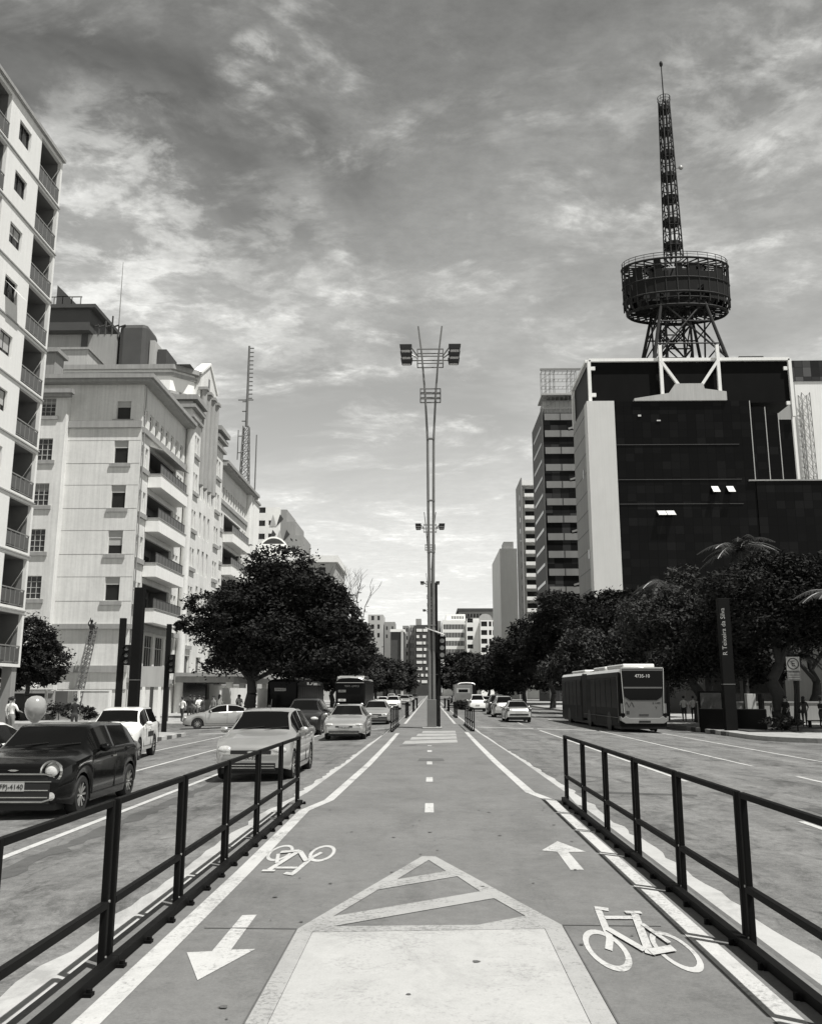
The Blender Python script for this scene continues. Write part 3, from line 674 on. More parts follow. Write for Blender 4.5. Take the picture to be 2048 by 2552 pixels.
blue_led = mat('sign_letters', 0.6, rough=0.6)
# articulated bus on the right, driving away (its rear at y=0)
t = bus('articulated_bus', 'dark articulated bus with a pale rear panel driving away on the right', 18.4, 2.5, 3.42, dkbus, PAINTS['silver'], artic=9.8)
b = MB(); pan = [(-.99, .62), (-1.0, 1.2), (-1.06, 2.4), (-1.12, 3.15), (1.12, 3.15), (1.06, 2.4), (1.0, 1.2), (.99, .62), (.85, .48), (-.85, .48)]
b.prism([(x, z + .18) for x, z in pan], lambda p, q: (p[0], q, p[1]), -.03, .1); b.build('rear_panel', mat('pale_bus_panel', 0.12, rough=0.4), t, bevel=.01)
b = MB(); b.prism([(-.98, 1.85), (-1.03, 2.2), (-1.08, 3.2), (1.08, 3.2), (1.03, 2.2), (.98, 1.85), (.7, 1.68), (-.7, 1.68)], lambda p, q: (p[0], q, p[1]), -.05, -.031); rw = b.build('rear_window', glass, t)
b = MB(); b.box(-1.02, 1.02, -.062, -.051, 2.28, 2.36); b.build('window_bar', greybus, rw)
lettering('4735-10', .24, blue_led, Matrix.Translation((.0, -.056, 2.92)) @ Matrix.Rotation(PI / 2, 4, 'X'), rw)
for s in (-1, 1): MB().bar((s * 1.03, -.05, 1.0), (s * 1.12, -.05, 3.34), .06, .03).build('window_edge', PAINTS['silver'], t)
MB().box(-1.1, 1.1, -.05, 0, 3.32, 3.38).build('rear_header', PAINTS['silver'], t)
lettering('8 1499', .15, ink, Matrix.Translation((.68, -.036, 1.52)) @ Matrix.Rotation(PI / 2, 4, 'X'), t); lettering('Y', .2, ink, Matrix.Translation((.66, -.036, 1.28)) @ Matrix.Rotation(PI / 2, 4, 'X'), t)
b = MB(); b.path([(-.95 + .45 * (i / 12), -.036, 1.45 + .12 * math.sin(i * .9)) for i in range(13)], .012, 4); b.build('rear_emblem', ink, t); MB().box(-.92, -.76, -.04, -.032, .95, 1.12).build('sticker', ink, t); MB().box(-.25, .25, -.05, -.03, .9, .95).build('hatch_handle', ink, t)
b = MB(); b.prism([(-1.24, .62), (-1.0, .48), (1.0, .48), (1.24, .62), (1.26, .86), (1.12, .74), (.98, .86), (.8, .76), (-.8, .76), (-.98, .86), (-1.12, .74), (-1.26, .86)], lambda p, q: (p[0], q, p[1]), -.14, .3); b.build('bumper', mat('bumper_paint', .2, rough=.4, coat=.5), t, bevel=.02)
b = MB(); b.box(-.3, .3, -.155, -.139, .53, .63); b.build('number_plate', black_m, t)
for s in (-1, 1): MB().box(s * 1.13 - .07, s * 1.13 + .07, -.035, .05, 1.0, 1.5).build('tail_light', tail_m, t, bevel=.02)
for y0, y1, z in ((.6, 4.6, .22), (5.2, 8.4, .2), (11.4, 16.0, .16)): MB().box(-.85, .85, y0, y1, 3.36, 3.36 + z).build('roof_unit', PAINTS['white'], t, bevel=.06)
b = MB()
for yy in (.3, 6.3, 12.4): b.bar((-1.262, yy, .5), (-1.262, yy, 2.9), .05, .02)
b.bar((-1.262, .1, .78), (-1.262, 9.1, .78), .3, .02); b.build('side_trim', greybus, t)
t.location = (11.2, 48.2, rz(11.2)); t.rotation_euler = (0, 0, R(1.2))
# oncoming buses on the left
t = bus('city_bus', 'oncoming bus with a bulging silver roof above its dark windscreen', 12.5, 2.5, 3.25, dkbus, PAINTS['silver'])
b = MB(); b.prism([(-1.16, 1.15), (-1.18, 2.6), (1.18, 2.6), (1.16, 1.15)], lambda p, q: (p[0], q, p[1]), -.03, .1); ws = b.build('windscreen', glass, t)
lettering('TERM. LIMPO', .22, blue_led, Matrix.Translation((.12, -.036, 2.45)) @ Matrix.Rotation(PI / 2, 4, 'X'), ws)
for z in (1.95, 1.2):
    b = MB(); b.box(-1.0, -.35, -.045, -.031, z, z + .2); o = b.build('route_card', mat('card', .7), ws)
    lettering('875A', .13, ink, Matrix.Translation((-.67, -.048, z + .1)) @ Matrix.Rotation(PI / 2, 4, 'X'), o)
b = MB(); b.prism([(-.35, 2.72), (-.05, 2.72), (.6, 3.34), (6, 3.34), (6.4, 3.2), (6.4, 2.95), (-.2, 2.72)], lambda p, q: (q, p[0], p[1]), -1.16, 1.16); b.build('roof_hood', PAINTS['silver'], t, bevel=.07)
MB().box(-1.2, 1.2, -.06, .2, .4, .8).build('bumper', greybus, t, bevel=.03); place(t, -6.75, 77, 0)
for s in (-1, 1): MB().ell((s * 1.0, -.02, .95), (.14, .06, .1), 10, 6).build('headlight', lamp_m, t)
t = bus('city_bus', 'dark oncoming bus under the big tree on the kerb lane', 19, 2.5, 3.2, dkbus, dkbus)
b = MB(); b.prism([(-1.16, 1.1), (-1.18, 2.95), (1.18, 2.95), (1.16, 1.1)], lambda p, q: (p[0], q, p[1]), -.03, .1); ws = b.build('windscreen', glass, t)
b = MB(); b.box(-.62, .32, -.045, -.031, 2.2, 2.45); o = b.build('destination_sign', mat('card', .7), ws); lettering('LAPA 875', .19, ink, Matrix.Translation((-.15, -.048, 2.32)) @ Matrix.Rotation(PI / 2, 4, 'X'), o)
MB().box(.2, 1.0, .8, 2.2, 3.18, 3.38).build('roof_unit', PAINTS['grey'], t, bevel=.05); MB().box(-.9, .9, 8, 12, 3.18, 3.42).build('roof_unit', PAINTS['grey'], t, bevel=.05); MB().box(-1.2, 1.2, -.06, .2, .4, .85).build('bumper', greybus, t, bevel=.03)
for s in (-1, 1): MB().ell((s * 1.0, -.02, .98), (.14, .06, .1), 10, 6).build('headlight', lamp_m, t)
b = MB(); b.box(1.252, 1.262, 6, 16, 2.75, 2.98); b.build('side_advert', PAINTS['white'], t); place(t, -11.0 - 1.2, 75, 0)
t = bus('city_bus', 'distant bus in the right kerb lane beyond the pickup', 12, 2.5, 3.2, dkbus, PAINTS['white']); b = MB(); b.box(-1.05, 1.05, -.03, .05, 1.5, 2.9); b.build('rear_window', glass, t); place(t, 4.9, 122)
# ------------------------------------------------------------------ buildings on the left
plaster = mat('pale_plaster', 0.74, rough=0.85, var=0.05, scale=.35, fine=.03, fscale=6, streak=.07)
hosp_m = mat('hospital_plaster', 0.71, rough=0.85, var=0.14, scale=.35, fine=.06, fscale=4, streak=.16)
stone_m = mat('grey_moulding', 0.34, rough=0.85, var=.1, scale=1, streak=.2)
white_m = mat('white_render', 0.84, rough=0.8, var=.05, scale=.3, streak=.08)
grey_w = mat('grey_render', 0.30, rough=0.85, var=.08, scale=.3, streak=.15)
lgrey_w = mat('light_grey_render', 0.45, rough=0.85, var=.07, scale=.25, streak=.15)
dark_w = mat('dark_wall', 0.06, rough=0.7, var=.15, scale=.5)
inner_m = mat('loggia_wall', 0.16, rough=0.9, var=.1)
frame_m = mat('window_frame', 0.50, rough=0.6); dframe_m = mat('dark_frame', 0.05, rough=0.5)
pane_m = mat('window_pane', 0.02, rough=0.12, var=.3, scale=.8, fine=0, spec=.5)
blind_m = mat('blind', 0.42, rough=0.8, var=.1, stretch=(1, 1, 20)); curtain_m = mat('curtain', 0.25, rough=0.9, var=.25, scale=4, stretch=(4, 4, .2))
tile_m = mat('roof_tiles', 0.10, rough=0.85, var=.3, scale=3); metal_m = mat('grey_metal', 0.30, rough=0.45, metal=.4); roof_m = mat('flat_roof', .2, rough=.9)
wr_ = random.Random(21)
def window(P, u0, u1, z0, z1, parent, depth=.22, nx=1, nz=1, fm=None, fw=.06, blind=None, sill=None, trans=None):
    b = MB(); d1 = -depth + .07; d0 = -depth + .01
    b.pbox(P, u0, u0 + fw, z0, z1, d0, d1); b.pbox(P, u1 - fw, u1, z0, z1, d0, d1)
    b.pbox(P, u0 + fw, u1 - fw, z0, z0 + fw, d0, d1); b.pbox(P, u0 + fw, u1 - fw, z1 - fw, z1, d0, d1)
    for i in range(1, nx): u = u0 + (u1 - u0) * i / nx; b.pbox(P, u - fw * .35, u + fw * .35, z0 + fw, z1 - fw, d0, d1 - .01)
    for i in range(1, nz): z = z0 + (z1 - z0) * i / nz; b.pbox(P, u0 + fw, u1 - fw, z - fw * .35, z + fw * .35, d0, d1 - .015)
    if trans: z = z1 - (z1 - z0) * trans; b.pbox(P, u0 + fw, u1 - fw, z - fw * .6, z + fw * .6, d0, d1 + .01)
    w = b.build('window', fm or frame_m, parent)
    MB().pbox(P, u0, u1, z0, z1, -depth - .05, -depth).build('pane', pane_m, w)
    if blind:
        MB().pbox(P, u0 + fw, u1 - fw, z1 - (z1 - z0) * blind[0], z1 - fw, -depth + .012, -depth + .03).build('blind', blind[1], w)
    if sill: MB().pbox(P, u0 - .28, u1 + .28, z0 - .34, z0 - .02, 0.001, .14).build('sill', sill, w)
    return w

# apartment block at the left edge
t = thing('apartment_building', 'pale apartment block with stacked corner balconies at the left edge', 'building', (-24.5, 46, 0), 0, None)
P = Plane((-24.5, 0, 0), (0, 1, 0), (1, 0, 0)); FZ = [3.3 + 3.34 * k for k in range(10)]; ZT = 36.72
holes = []
for z in FZ:
    holes += [(50.5, 53.45, z + .18, z + 3.12), (43.2, 46.35, z + .18, z + 3.12), (47.55, 49.1, z + 1.05, z + 2.35), (40.4, 41.9, z + 1.05, z + 2.35)]
b = MB(); b.wall(P, 36, 53.7, 3.3, ZT, holes, depth=.22)
for y0, y1 in ((36, 53.7),):
    b.quad((-24.5, 53.7, 3.3), (-40, 53.7, 3.3), (-40, 53.7, ZT), (-24.5, 53.7, ZT)); b.quad((-24.5, 36, 3.3), (-24.5, 36, ZT), (-40, 36, ZT), (-40, 36, 3.3))
    b.quad((-24.5, 36, 3.3), (-24.5, 53.7, 3.3), (-40, 53.7, 3.3), (-40, 36, 3.3))
b.build('wall', plaster, t)
b = MB(); b.box(-41, -24.3, 35.8, 53.75, ZT, ZT + .22); b.build('roof', stone_m, t)
for z in FZ[1:]: MB().box(-24.5, -24.42, 36, 53.72, z - .06, z + .02).build('floor_band', stone_m, t)
for ki, z in enumerate(FZ):
    for y0, y1 in ((50.5, 53.45), (43.2, 46.35)):
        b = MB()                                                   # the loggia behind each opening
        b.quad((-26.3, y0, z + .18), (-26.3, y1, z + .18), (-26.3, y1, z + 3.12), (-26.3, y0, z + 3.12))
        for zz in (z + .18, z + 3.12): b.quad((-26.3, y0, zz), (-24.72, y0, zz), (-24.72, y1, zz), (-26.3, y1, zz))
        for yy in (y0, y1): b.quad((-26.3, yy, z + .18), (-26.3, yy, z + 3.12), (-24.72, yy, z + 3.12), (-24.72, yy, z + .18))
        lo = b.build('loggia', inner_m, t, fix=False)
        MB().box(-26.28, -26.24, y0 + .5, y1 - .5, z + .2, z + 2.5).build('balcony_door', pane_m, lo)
        b = MB(); b.box(-24.56, -24.49, y0, y1, z + 1.18, z + 1.25); n = 5
        b.box(-24.56, -24.49, y0, y1, z + .26, z + .30)
        for i in range(n + 1): yy = y0 + (y1 - y0) * i / n; b.box(-24.545, -24.505, max(y0, yy - .022), min(y1, yy + .022), z + .3, z + 1.18)
        r = b.build('balcony_railing', metal_m, t)
        MB().box(-24.535, -24.52, y0 + .04, y1 - .04, z + .36, z + 1.10).build('panel', mat('smoked_panel', .10, rough=.3), r)
        if y0 > 50:
            MB().bar((-24.6, y1 - .12, z + 2.6), (-25.4, y1 - .06, z + 1.3), .035).build('awning_arm', white_m, t)
    for y0, y1 in ((47.55, 49.1), (40.4, 41.9)):
        k = wr_.random(); wd = window(P, y0, y1, z + 1.05, z + 2.35, t, nx=2, fm=dframe_m, blind=(wr_.uniform(.35, .75), blind_m) if k < .55 else (1, curtain_m) if k < .7 else None)
        if ki == 6 and y0 > 45: MB().hexa([(-24.5, y0, z + 1.95), (-24.5, y1, z + 1.95), (-24.48, y1, z + 1.92), (-24.48, y0, z + 1.92)] + [(-23.9, y0, z + 1.35), (-23.9, y1, z + 1.35), (-23.88, y1, z + 1.32), (-23.88, y0, z + 1.32)]).build('open_sash', white_m, wd)
b = MB(); b.box(-40, -27.5, 36.3, 53.4, -.4, 3.3); b.build('ground_floor', dark_w, t)
for y in (38, 43, 48, 53.2): MB().box(-25.2, -24.6, y - .3, y + .3, -.3, 3.3).build('column', grey_w, t)

# hospital
t = thing('hospital_building', 'long pale old hospital with cornices, balconies and a gabled centre', 'building', (-24.5, 72.9, 0), 0, None)
E_ = Plane((0, 72.9, 0), (1, 0, 0), (0, -1, 0)); F_ = Plane((-24.5, 0, 0), (0, 1, 0), (1, 0, 0)); B_ = Plane((0, 72.15, 0), (1, 0, 0), (0, -1, 0))
FL = [9.2, 13.1, 17.0, 20.9]
eh = [(-26.78, -25.55, z, z + 2.0) for z in FL] + [(-26.78, -25.55, 24.78, 26.4)]
bh = [(-33.1, -31.75, z + .1, z + 2.0) for z in FL] + [(-33.1, -31.75, 24.88, 26.5)]
b = MB(); b.wall(E_, -30.8, -24.5, -.4, 27.9, eh, .2); b.wall(B_, -36, -30.8, -.4, 26.9, bh, .2)
b.quad((-30.8, 72.15, -.4), (-30.8, 72.9, -.4), (-30.8, 72.9, 26.9), (-30.8, 72.15, 26.9)); b.quad((-36, 72.15, 26.9), (-30.8, 72.15, 26.9), (-30.8, 72.9, 26.9), (-36, 72.9, 26.9)); b.quad((-36, 72.9, 26.9), (-30.8, 72.9, 26.9), (-30.8, 72.9, 27.9), (-36, 72.9, 27.9))
fh = []
tw = [(73.3 + i * 1.62, 73.3 + i * 1.62 + .95) for i in range(8)]
for a, c in tw: fh.append((a, c, 24.3, 25.85))
LZ = [7.7, 11.6, 15.5, 19.4]
for z in LZ:
    fh += [(75.4, 83.4, z + .1, z + 3.3)]
    for a in (73.25, 74.25, 84.0, 84.95): fh.append((a, a + .7, z + 1.3, z + 3.2))
for a in (73.8, 76.9, 80.0, 83.1): fh.append((a, a + 2.5, 3.2, 6.7))
b.wall(F_, 72.9, 86.6, -.4, 27.9, fh, .22)
# wing two, beyond the centre
fh2 = []
for i in range(10): fh2.append((103.2 + i * 1.4, 103.2 + i * 1.4 + .8, 24.3, 25.85))
for z in LZ: fh2.append((104.2, 113.6, z + .1, z + 3.3)); fh2 += [(101.6, 102.4, z + 1.3, z + 3.2), (102.7, 103.5, z + 1.3, z + 3.2), (114.6, 115.4, z + 1.3, z + 3.2), (115.8, 116.6, z + 1.3, z + 3.2)]
b.wall(F_, 100.9, 119.7, -.4, 27.9, fh2, .22)
# centre block
G_ = Plane((-24.1, 0, 0), (0, 1, 0), (1, 0, 0)); ch = []
CZ = [5.2 + 3.9 * k for k in range(7)]
for z in CZ[:6]:
    for a in (88.2, 89.25, 97.9, 98.95): ch.append((a, a + .75, z + 1.2, z + 3.2))
for z in CZ[1:5]:
    for a in (91.4, 93.2, 95.0): ch.append((a, a + .85, z + .9, z + 3.5))
for a in (88.4, 92.8, 97.2): ch.append((a, a + 1.9, 1.0, 5.4))
b.wall(G_, 86.6, 100.9, -.4, 31.4, ch, .25)
for y in (86.6, 100.9): b.quad((-24.1, y, -.4), (-40, y, -.4), (-40, y, 31.4), (-24.1, y, 31.4))
b.quad((-24.5, 119.7, -.4), (-40, 119.7, -.4), (-40, 119.7, 27.9), (-24.5, 119.7, 27.9)); b.quad((-24.1, 86.6, 31.4), (-40, 86.6, 31.4), (-40, 100.9, 31.4), (-24.1, 100.9, 31.4))
b.build('wall', hosp_m, t)
b = MB(); A = [(-45, 88.2), (-27, 88.2), (-25.0, 90.2), (-25.0, 97.5), (-27, 99.4), (-45, 99.4)]
b.prism(A, lambda p, q: (p[0], p[1], q), 31.4, 35.2); b.build('attic', white_m, t)
def off(A, k): c = (-35, 94); return [(c[0] + (x - c[0]) * k, c[1] + (y - c[1]) * k) for x, y in A]
for z0, z1, k in ((32.4, 32.7, 1.02), (34.3, 34.7, 1.02), (35.0, 35.5, 1.05)):
    MB().prism(off(A, k), lambda p, q: (p[0], p[1], q), z0, z1).build('moulding', stone_m, t)
b = MB(); b.prism([(90.6, 31.4), (90.6, 35.4), (94.1, 37.6), (97.6, 35.4), (97.6, 31.4)], lambda p, q: (q, p[0], p[1]), -25.2, -24.4); b.build('gable', hosp_m, t)
b = MB(); b.bar((-24.8, 90.3, 35.4), (-24.8, 94.1, 37.75), 1.1, .25); b.bar((-24.8, 97.9, 35.4), (-24.8, 94.1, 37.75), 1.1, .25); b.build('gable_coping', white_m, t)
MB().box(-24.42, -24.38, 93.8, 94.4, 34.4, 36.0).build('gable_window', pane_m, t)
for k, y in enumerate((90.95, 92.75, 94.55, 96.35)):                 # fluted shafts rising past the cornice
    b = MB(); b.tube((-24.05, y, 23.2), (-24.05, y, 33.6), .34, n=12); b.tube((-24.05, y, 22.9), (-24.05, y, 23.2), .1, .36, n=12); b.box(-24.6, -23.6, y - .5, y + .5, 33.6, 33.9); b.build('shaft', stone_m, t, smooth=True)
for y0, y1 in ((86.4, 90.2), (97.1, 101.1)):
    for z0, z1, d in ((29.2, 29.5, .35), (30.2, 30.6, .5), (31.0, 31.5, .7)): 
        MB().box(-32 if y0 < 90 else -24.5, -24.1 + d, y0 - d * .6, y1 + d * .2, z0, z1).build('cornice', stone_m, t)
MB().tube((-24.0, 86.5, -.3), (-24.0, 86.5, 28), .42, n=14).build('corner_pilaster', hosp_m, t, smooth=True)
for y in (117.4, 118.6): MB().tube((-24.3, y, -.3), (-24.3, y, 29), .5, n=12).build('corner_pilaster', hosp_m, t, smooth=True)
for x in (-24.3,): MB().tube((x, 73.0, 0), (x, 73.0, 27.8), .06, n=6).build('downpipe', metal_m, t)
b = MB(); b.box(-40, -23.6, 72.0, 86.55, 27.9, 28.15); b.box(-40, -23.4, 71.8, 86.5, 28.15, 28.5); b.build('eave', stone_m, t)
b = MB(); b.box(-40, -23.6, 100.95, 120.2, 27.9, 28.15); b.box(-40, -23.4, 100.95, 120.4, 28.15, 28.5); b.build('eave', stone_m, t)
def hip(x0, x1, y0, y1, z0, h):
    xm = (x0 + x1) / 2; k = (x1 - x0) / 2
    return MB().add([(x0, y0, z0), (x1, y0, z0), (x1, y1, z0), (x0, y1, z0), (xm, y0 + k, z0 + h), (xm, y1 - .2, z0 + h)], [(0, 1, 4), (1, 2, 5, 4), (2, 3, 5), (3, 0, 4, 5), (3, 2, 1, 0)])
hip(-40, -23.5, 71.9, 86.5, 28.5, 3.2).build('tiled_roof', tile_m, t); hip(-40, -23.5, 100.9, 120.3, 28.5, 3.2).build('tiled_roof', tile_m, t)
hip(-44, -24.9, 88.0, 99.5, 35.5, 2.0).build('tiled_roof', tile_m, t)
b = MB(); b.box(-34.6, -32.6, 73.2, 75, 28.5, 31.0); b.box(-34.9, -32.3, 72.9, 75.3, 31.0, 31.35); b.build('chimney', grey_w, t)
b = MB(); b.box(-36, -30.4, 71.7, 72.15, 26.5, 26.75); b.box(-36, -30.2, 71.5, 72.15, 26.75, 27.1); b.build('bay_cornice', stone_m, t)
for z0, z1, d in ((24.0, 24.6, .22), (6.9, 7.3, .32), (3.4, 3.95, .2), (2.0, 2.1, .06)):
    MB().pbox(E_, -30.78, -24.5, z0, z1, .002, d).build('string_course', stone_m, t)
for z in FL: MB().pbox(E_, -30.78, -24.52, z - .02, z + .01, .002, .012).build('string_course', stone_m, t); MB().pbox(E_, -30.78, -24.52, z + 2.0, z + 2.02, .002, .012).build('string_course', stone_m, t)
for z0, z1, d in ((23.6, 24.1, .25), (6.9, 7.3, .4), (2.6, 3.0, .2)):
    for y0, y1 in ((72.9, 86.0), (101.2, 117)): MB().pbox(F_, y0, y1, z0, z1, .002, d).build('string_course', stone_m, t)
for a, c, z, z1 in eh: window(E_, a, c, z, z1, t, depth=.2, trans=.3, fm=frame_m, sill=stone_m, blind=(.62, blind_m) if 12.5 < z < 13.5 else (.3, blind_m))
for a, c, z, z1 in bh: window(B_, a, c, z, z1, t, depth=.2, nx=3, nz=4, fm=frame_m, sill=stone_m, blind=(.35, curtain_m) if wr_.random() < .4 else None)
for a, c, z, z1 in fh:
    if c - a < 3: window(F_, a, c, z, z1, t, depth=.22, nx=1 if c - a < 1.2 else 4, trans=.3, fm=white_m if c - a < 1.2 else frame_m, fw=.045)
for a, c, z, z1 in fh2:
    if c - a < 3: window(F_, a, c, z, z1, t, depth=.22, trans=.3, fm=white_m, fw=.045)
for a, c, z, z1 in ch: window(G_, a, c, z, z1, t, depth=.25, trans=.35 if c - a < .8 else None, fm=white_m, fw=.045, sill=None)
for y0, y1 in ((73.1, 75.1), (83.9, 85.8), (101.5, 103.6), (114.4, 116.7)):
    for z in LZ: MB().pbox(F_, y0, y1, z + .85, z + 1.27, .002, .2).build('sill', stone_m, t)
for z in CZ[:6]:
    for y0, y1 in ((88.0, 90.2), (97.7, 99.9)): MB().pbox(G_, y0, y1, z + .8, z + 1.17, .002, .2).build('sill', stone_m, t)
for wi, (y0, y1) in enumerate(((75.4, 83.4), (104.2, 113.6))):
    for z in LZ:
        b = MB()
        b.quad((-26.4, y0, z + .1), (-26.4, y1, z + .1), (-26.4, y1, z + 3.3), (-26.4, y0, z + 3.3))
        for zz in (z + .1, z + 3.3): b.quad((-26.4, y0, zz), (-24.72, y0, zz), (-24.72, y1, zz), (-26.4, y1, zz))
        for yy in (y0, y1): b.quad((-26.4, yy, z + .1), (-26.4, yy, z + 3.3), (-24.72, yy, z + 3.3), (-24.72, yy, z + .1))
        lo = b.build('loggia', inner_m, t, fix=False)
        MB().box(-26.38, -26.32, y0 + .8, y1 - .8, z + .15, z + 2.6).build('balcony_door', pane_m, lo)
        b = MB(); b.box(-24.47, -23.3, y0 - .2, y1 + .4, z - .1, z + .1); b.box(-23.48, -23.3, y0 - .2, y1 + .4, z + .1, z + 1.05); b.box(-24.47, -23.48, y0 - .2, y0 - .02, z + .1, z + 1.05); b.box(-24.47, -23.48, y1 + .22, y1 + .4, z + .1, z + 1.05)
        bl = b.build('balcony', white_m, t)
        MB().box(-24.47, -23.24, y0 - .26, y1 + .46, z + 1.05, z + 1.12).build('balcony_coping', stone_m, bl)
        n = 9; b = MB(); b.box(-23.46, -23.4, y0 - .1, y1 + .3, z + 1.95, z + 2.0)
        for i in range(n + 1): yy = y0 - .08 + (y1 - y0 + .3) * i / n; b.box(-23.455, -23.405, yy - .03, yy + .03, z + 1.12, z + 1.95)
        gl = b.build('balcony_screen', dframe_m, bl); MB().box(-23.44, -23.42, y0, y1 + .2, z + 1.14, z + 1.93).build('panel', mat('smoked_panel', .10), gl)
for y0, y1 in ((75.2, 83.6),):
    b = MB(); b.hexa([(-24.5, y0, 23.0), (-24.5, y1, 23.0), (-24.5, y1, 23.1), (-24.5, y0, 23.1), (-23.2, y0, 22.6), (-23.2, y1, 22.6), (-23.2, y1, 22.66), (-23.2, y0, 22.66)]); b.build('awning', blind_m, t)
b = MB(); b.box(-24.08, -18.5, 85.5, 105, 2.75, 3.3); b.box(-24.08, -18.2, 85.2, 105.3, 3.3, 3.65); b.build('entrance_canopy', stone_m, t)
for y in (86, 92, 98, 104.5): MB().box(-19.3, -18.7, y - .3, y + .3, -.2, 2.75).build('canopy_pier', hosp_m, t)
MB().box(-24.06, -23.9, 87.5, 96.5, -.1, 2.7).build('entrance', pane_m, t)

# forecourt: screen wall, fence, gate arch
t = thing('slatted_fence', 'white vertical-slat fence in front of the hospital entrance', 'fence', (-17.2, 80, 0)); b = MB(); b.box(-17.3, -17.1, 75, 104, ZP, ZP + .35); b.build('plinth', grey_w, t)
for i in range(58): MB().box(-17.26, -17.14, 75.2 + .5 * i, 75.36 + .5 * i, ZP + .35, 2.2).build('slat', white_m, t)
t = thing('screen_wall', 'grey screen panel above slats between the dark totem and the signal post', 'wall', (-18, 62.6, 0)); b = MB(); b.box(-20.4, -18.0, 62.3, 62.5, 2.2, 3.6); b.build('panel', lgrey_w, t)
for i in range(5): MB().box(-20.35 + .55 * i, -20.15 + .55 * i, 62.3, 62.46, -.2, 2.2).build('slat', white_m if i % 2 else dark_w, t)
t = thing('glass_fence', 'clear glazed fence with white posts at the foot of the hospital end wall', 'fence', (-27, 66, 0))
for x in (-30.5, -28, -25.6, -23.3): MB().box(x - .08, x + .08, 65.92, 66.08, -.3, 2.0).build('post', white_m, t)
MB().box(-30.5, -23.3, 65.97, 66.03, 1.92, 2.0).build('top_rail', white_m, t); MB().box(-30.5, -23.3, 65.97, 66.03, -.3, .3).build('plinth', grey_w, t)
t = thing('gatehouse', 'small gatehouse with a round arch beside the apartment block', 'building', (-30, 68, 0))
b = MB(); ar = [(-31.6 + 1.9 * math.cos(PI * i / 14), 1.9 + 1.25 * math.sin(PI * i / 14)) for i in range(15)]
b.prism([(-28.3, 2.0), (-28.3, 2.35)] + [(-29.5, 2.35)] + ar[1:-1] + [(-34, 2.35), (-34, 2.0)], lambda p, q: (p[0], q, p[1]), 67.8, 68.6); b.build('arch', hosp_m, t)
MB().box(-34, -28.4, 68, 71, -.3, 2.0).build('lodge', dark_w, t); MB().box(-28.6, -28.2, 67.7, 68.1, -.3, 2.0).build('pillar', stone_m, t); MB().box(-33.9, -28.2, 67.6, 67.8, 1.75, 2.05).build('lintel', stone_m, t)

# generic block with window openings on its faces
def block(name, label, x0, x1, y0, y1, z1, wm, S=None, E=None, W=None, cat='building', pane=None, roofm=None, group=None, z0=-.5, prt='wall', depth=.3, bal=None):
    t = thing(name, label, cat, (x0, y0, 0), 0, group); b = MB(); hs = []
    pl = {'S': Plane((0, y0, 0), (1, 0, 0), (0, -1, 0)), 'E': Plane((x1, 0, 0), (0, 1, 0), (1, 0, 0)), 'W': Plane((x0, 0, 0), (0, 1, 0), (-1, 0, 0))}
    for k, spec, a, c in (('S', S, x0, x1), ('E', E, y0, y1), ('W', W, y0, y1)):
        h = []
        if spec:
            for (zb, pit, n, hh, cols) in spec:
                for i in range(n):
                    for u0, u1 in cols: h.append((a + u0, a + u1, zb + pit * i, zb + pit * i + hh))
        b.wall(pl[k], a, c, z0, z1, h, depth); hs += [(pl[k], q) for q in h]
    b.quad((x0, y1, z0), (x1, y1, z0), (x1, y1, z1), (x0, y1, z1)); b.quad((x0, y0, z1), (x1, y0, z1), (x1, y1, z1), (x0, y1, z1))
    b.build(prt, wm, t)
    for p_, q in hs: MB().pbox(p_, q[0], q[1], q[2], q[3], -depth - .1, -depth + .01).build('window', pane or pane_m, t)
    return t
def cols(a, w, gap, n): return [(a + i * (w + gap), a + i * (w + gap) + w) for i in range(n)]
# stepped dark-topped block behind the hospital roof
t = thing('office_block', 'grey block with a dark plant room and rounded stair tower above the hospital roof', 'building', (-45, 110, 0))
MB().box(-56, -41.8, 112, 130, 0, 49.0).build('wall', grey_w, t)
b = MB(); b.box(-56, -45, 110.5, 125, 49.0, 52.0); b.build('plant_room', dark_w, t); MB().box(-56.5, -44.2, 110, 126, 52.0, 52.5).build('roof_slab', dark_w, t)
b = MB(); b.box(-56, -46.2, 110.2, 110.4, 53.6, 53.7)
for i in range(9): b.box(-56 + i * 1.2, -55.9 + i * 1.2, 110.2, 110.4, 52.5, 53.6)
b.build('roof_railing', metal_m, t)
b = MB(); b.prism([(-49.6, 52.5), (-49.6, 55.3), (-46.8, 52.5)], lambda p, q: (p[0], q, p[1]), 110.2, 110.5); b.build('sloping_screen', dark_w, t)
b = MB(); b.box(-41.6, -37.7, 112, 117, 30, 50.6); b.build('stair_tower', mat('dark_stair', .07, var=.2, scale=.4), t, bevel=.7)
MB().box(-37.6, -36.9, 113, 118, 30, 48.5).build('fin', lgrey_w, t); MB().box(-36.8, -35.6, 114, 119, 30, 47.6).build('annex', dark_w, t)
MB().tube((-42, 113, 49), (-42, 113, 60), .09, .04).build('roof_mast', metal_m, t)
b = MB()
for i in range(7): x = -47 + i * .9; b.tube((x, 112, 49), (x, 112, 50.2 + .7 * (i % 3)), .12, n=5); b.tube((x, 112, 50.0), (x + .9, 112, 50.3), .12, n=5)
b.build('roof_pipes', dark_w, t); MB().box(-46.5, -45.7, 111.8, 112, 38, 49).build('duct', dark_w, t)
t = thing('penthouse', 'plain pale rooftop building between the hospital and the dark plant room', 'building', (-45, 104, 0)); MB().box(-56, -42.3, 104, 118, 0, 43.6).build('wall', lgrey_w, t); MB().box(-56.2, -42.1, 103.8, 118.2, 43.6, 43.9).build('coping', stone_m, t)

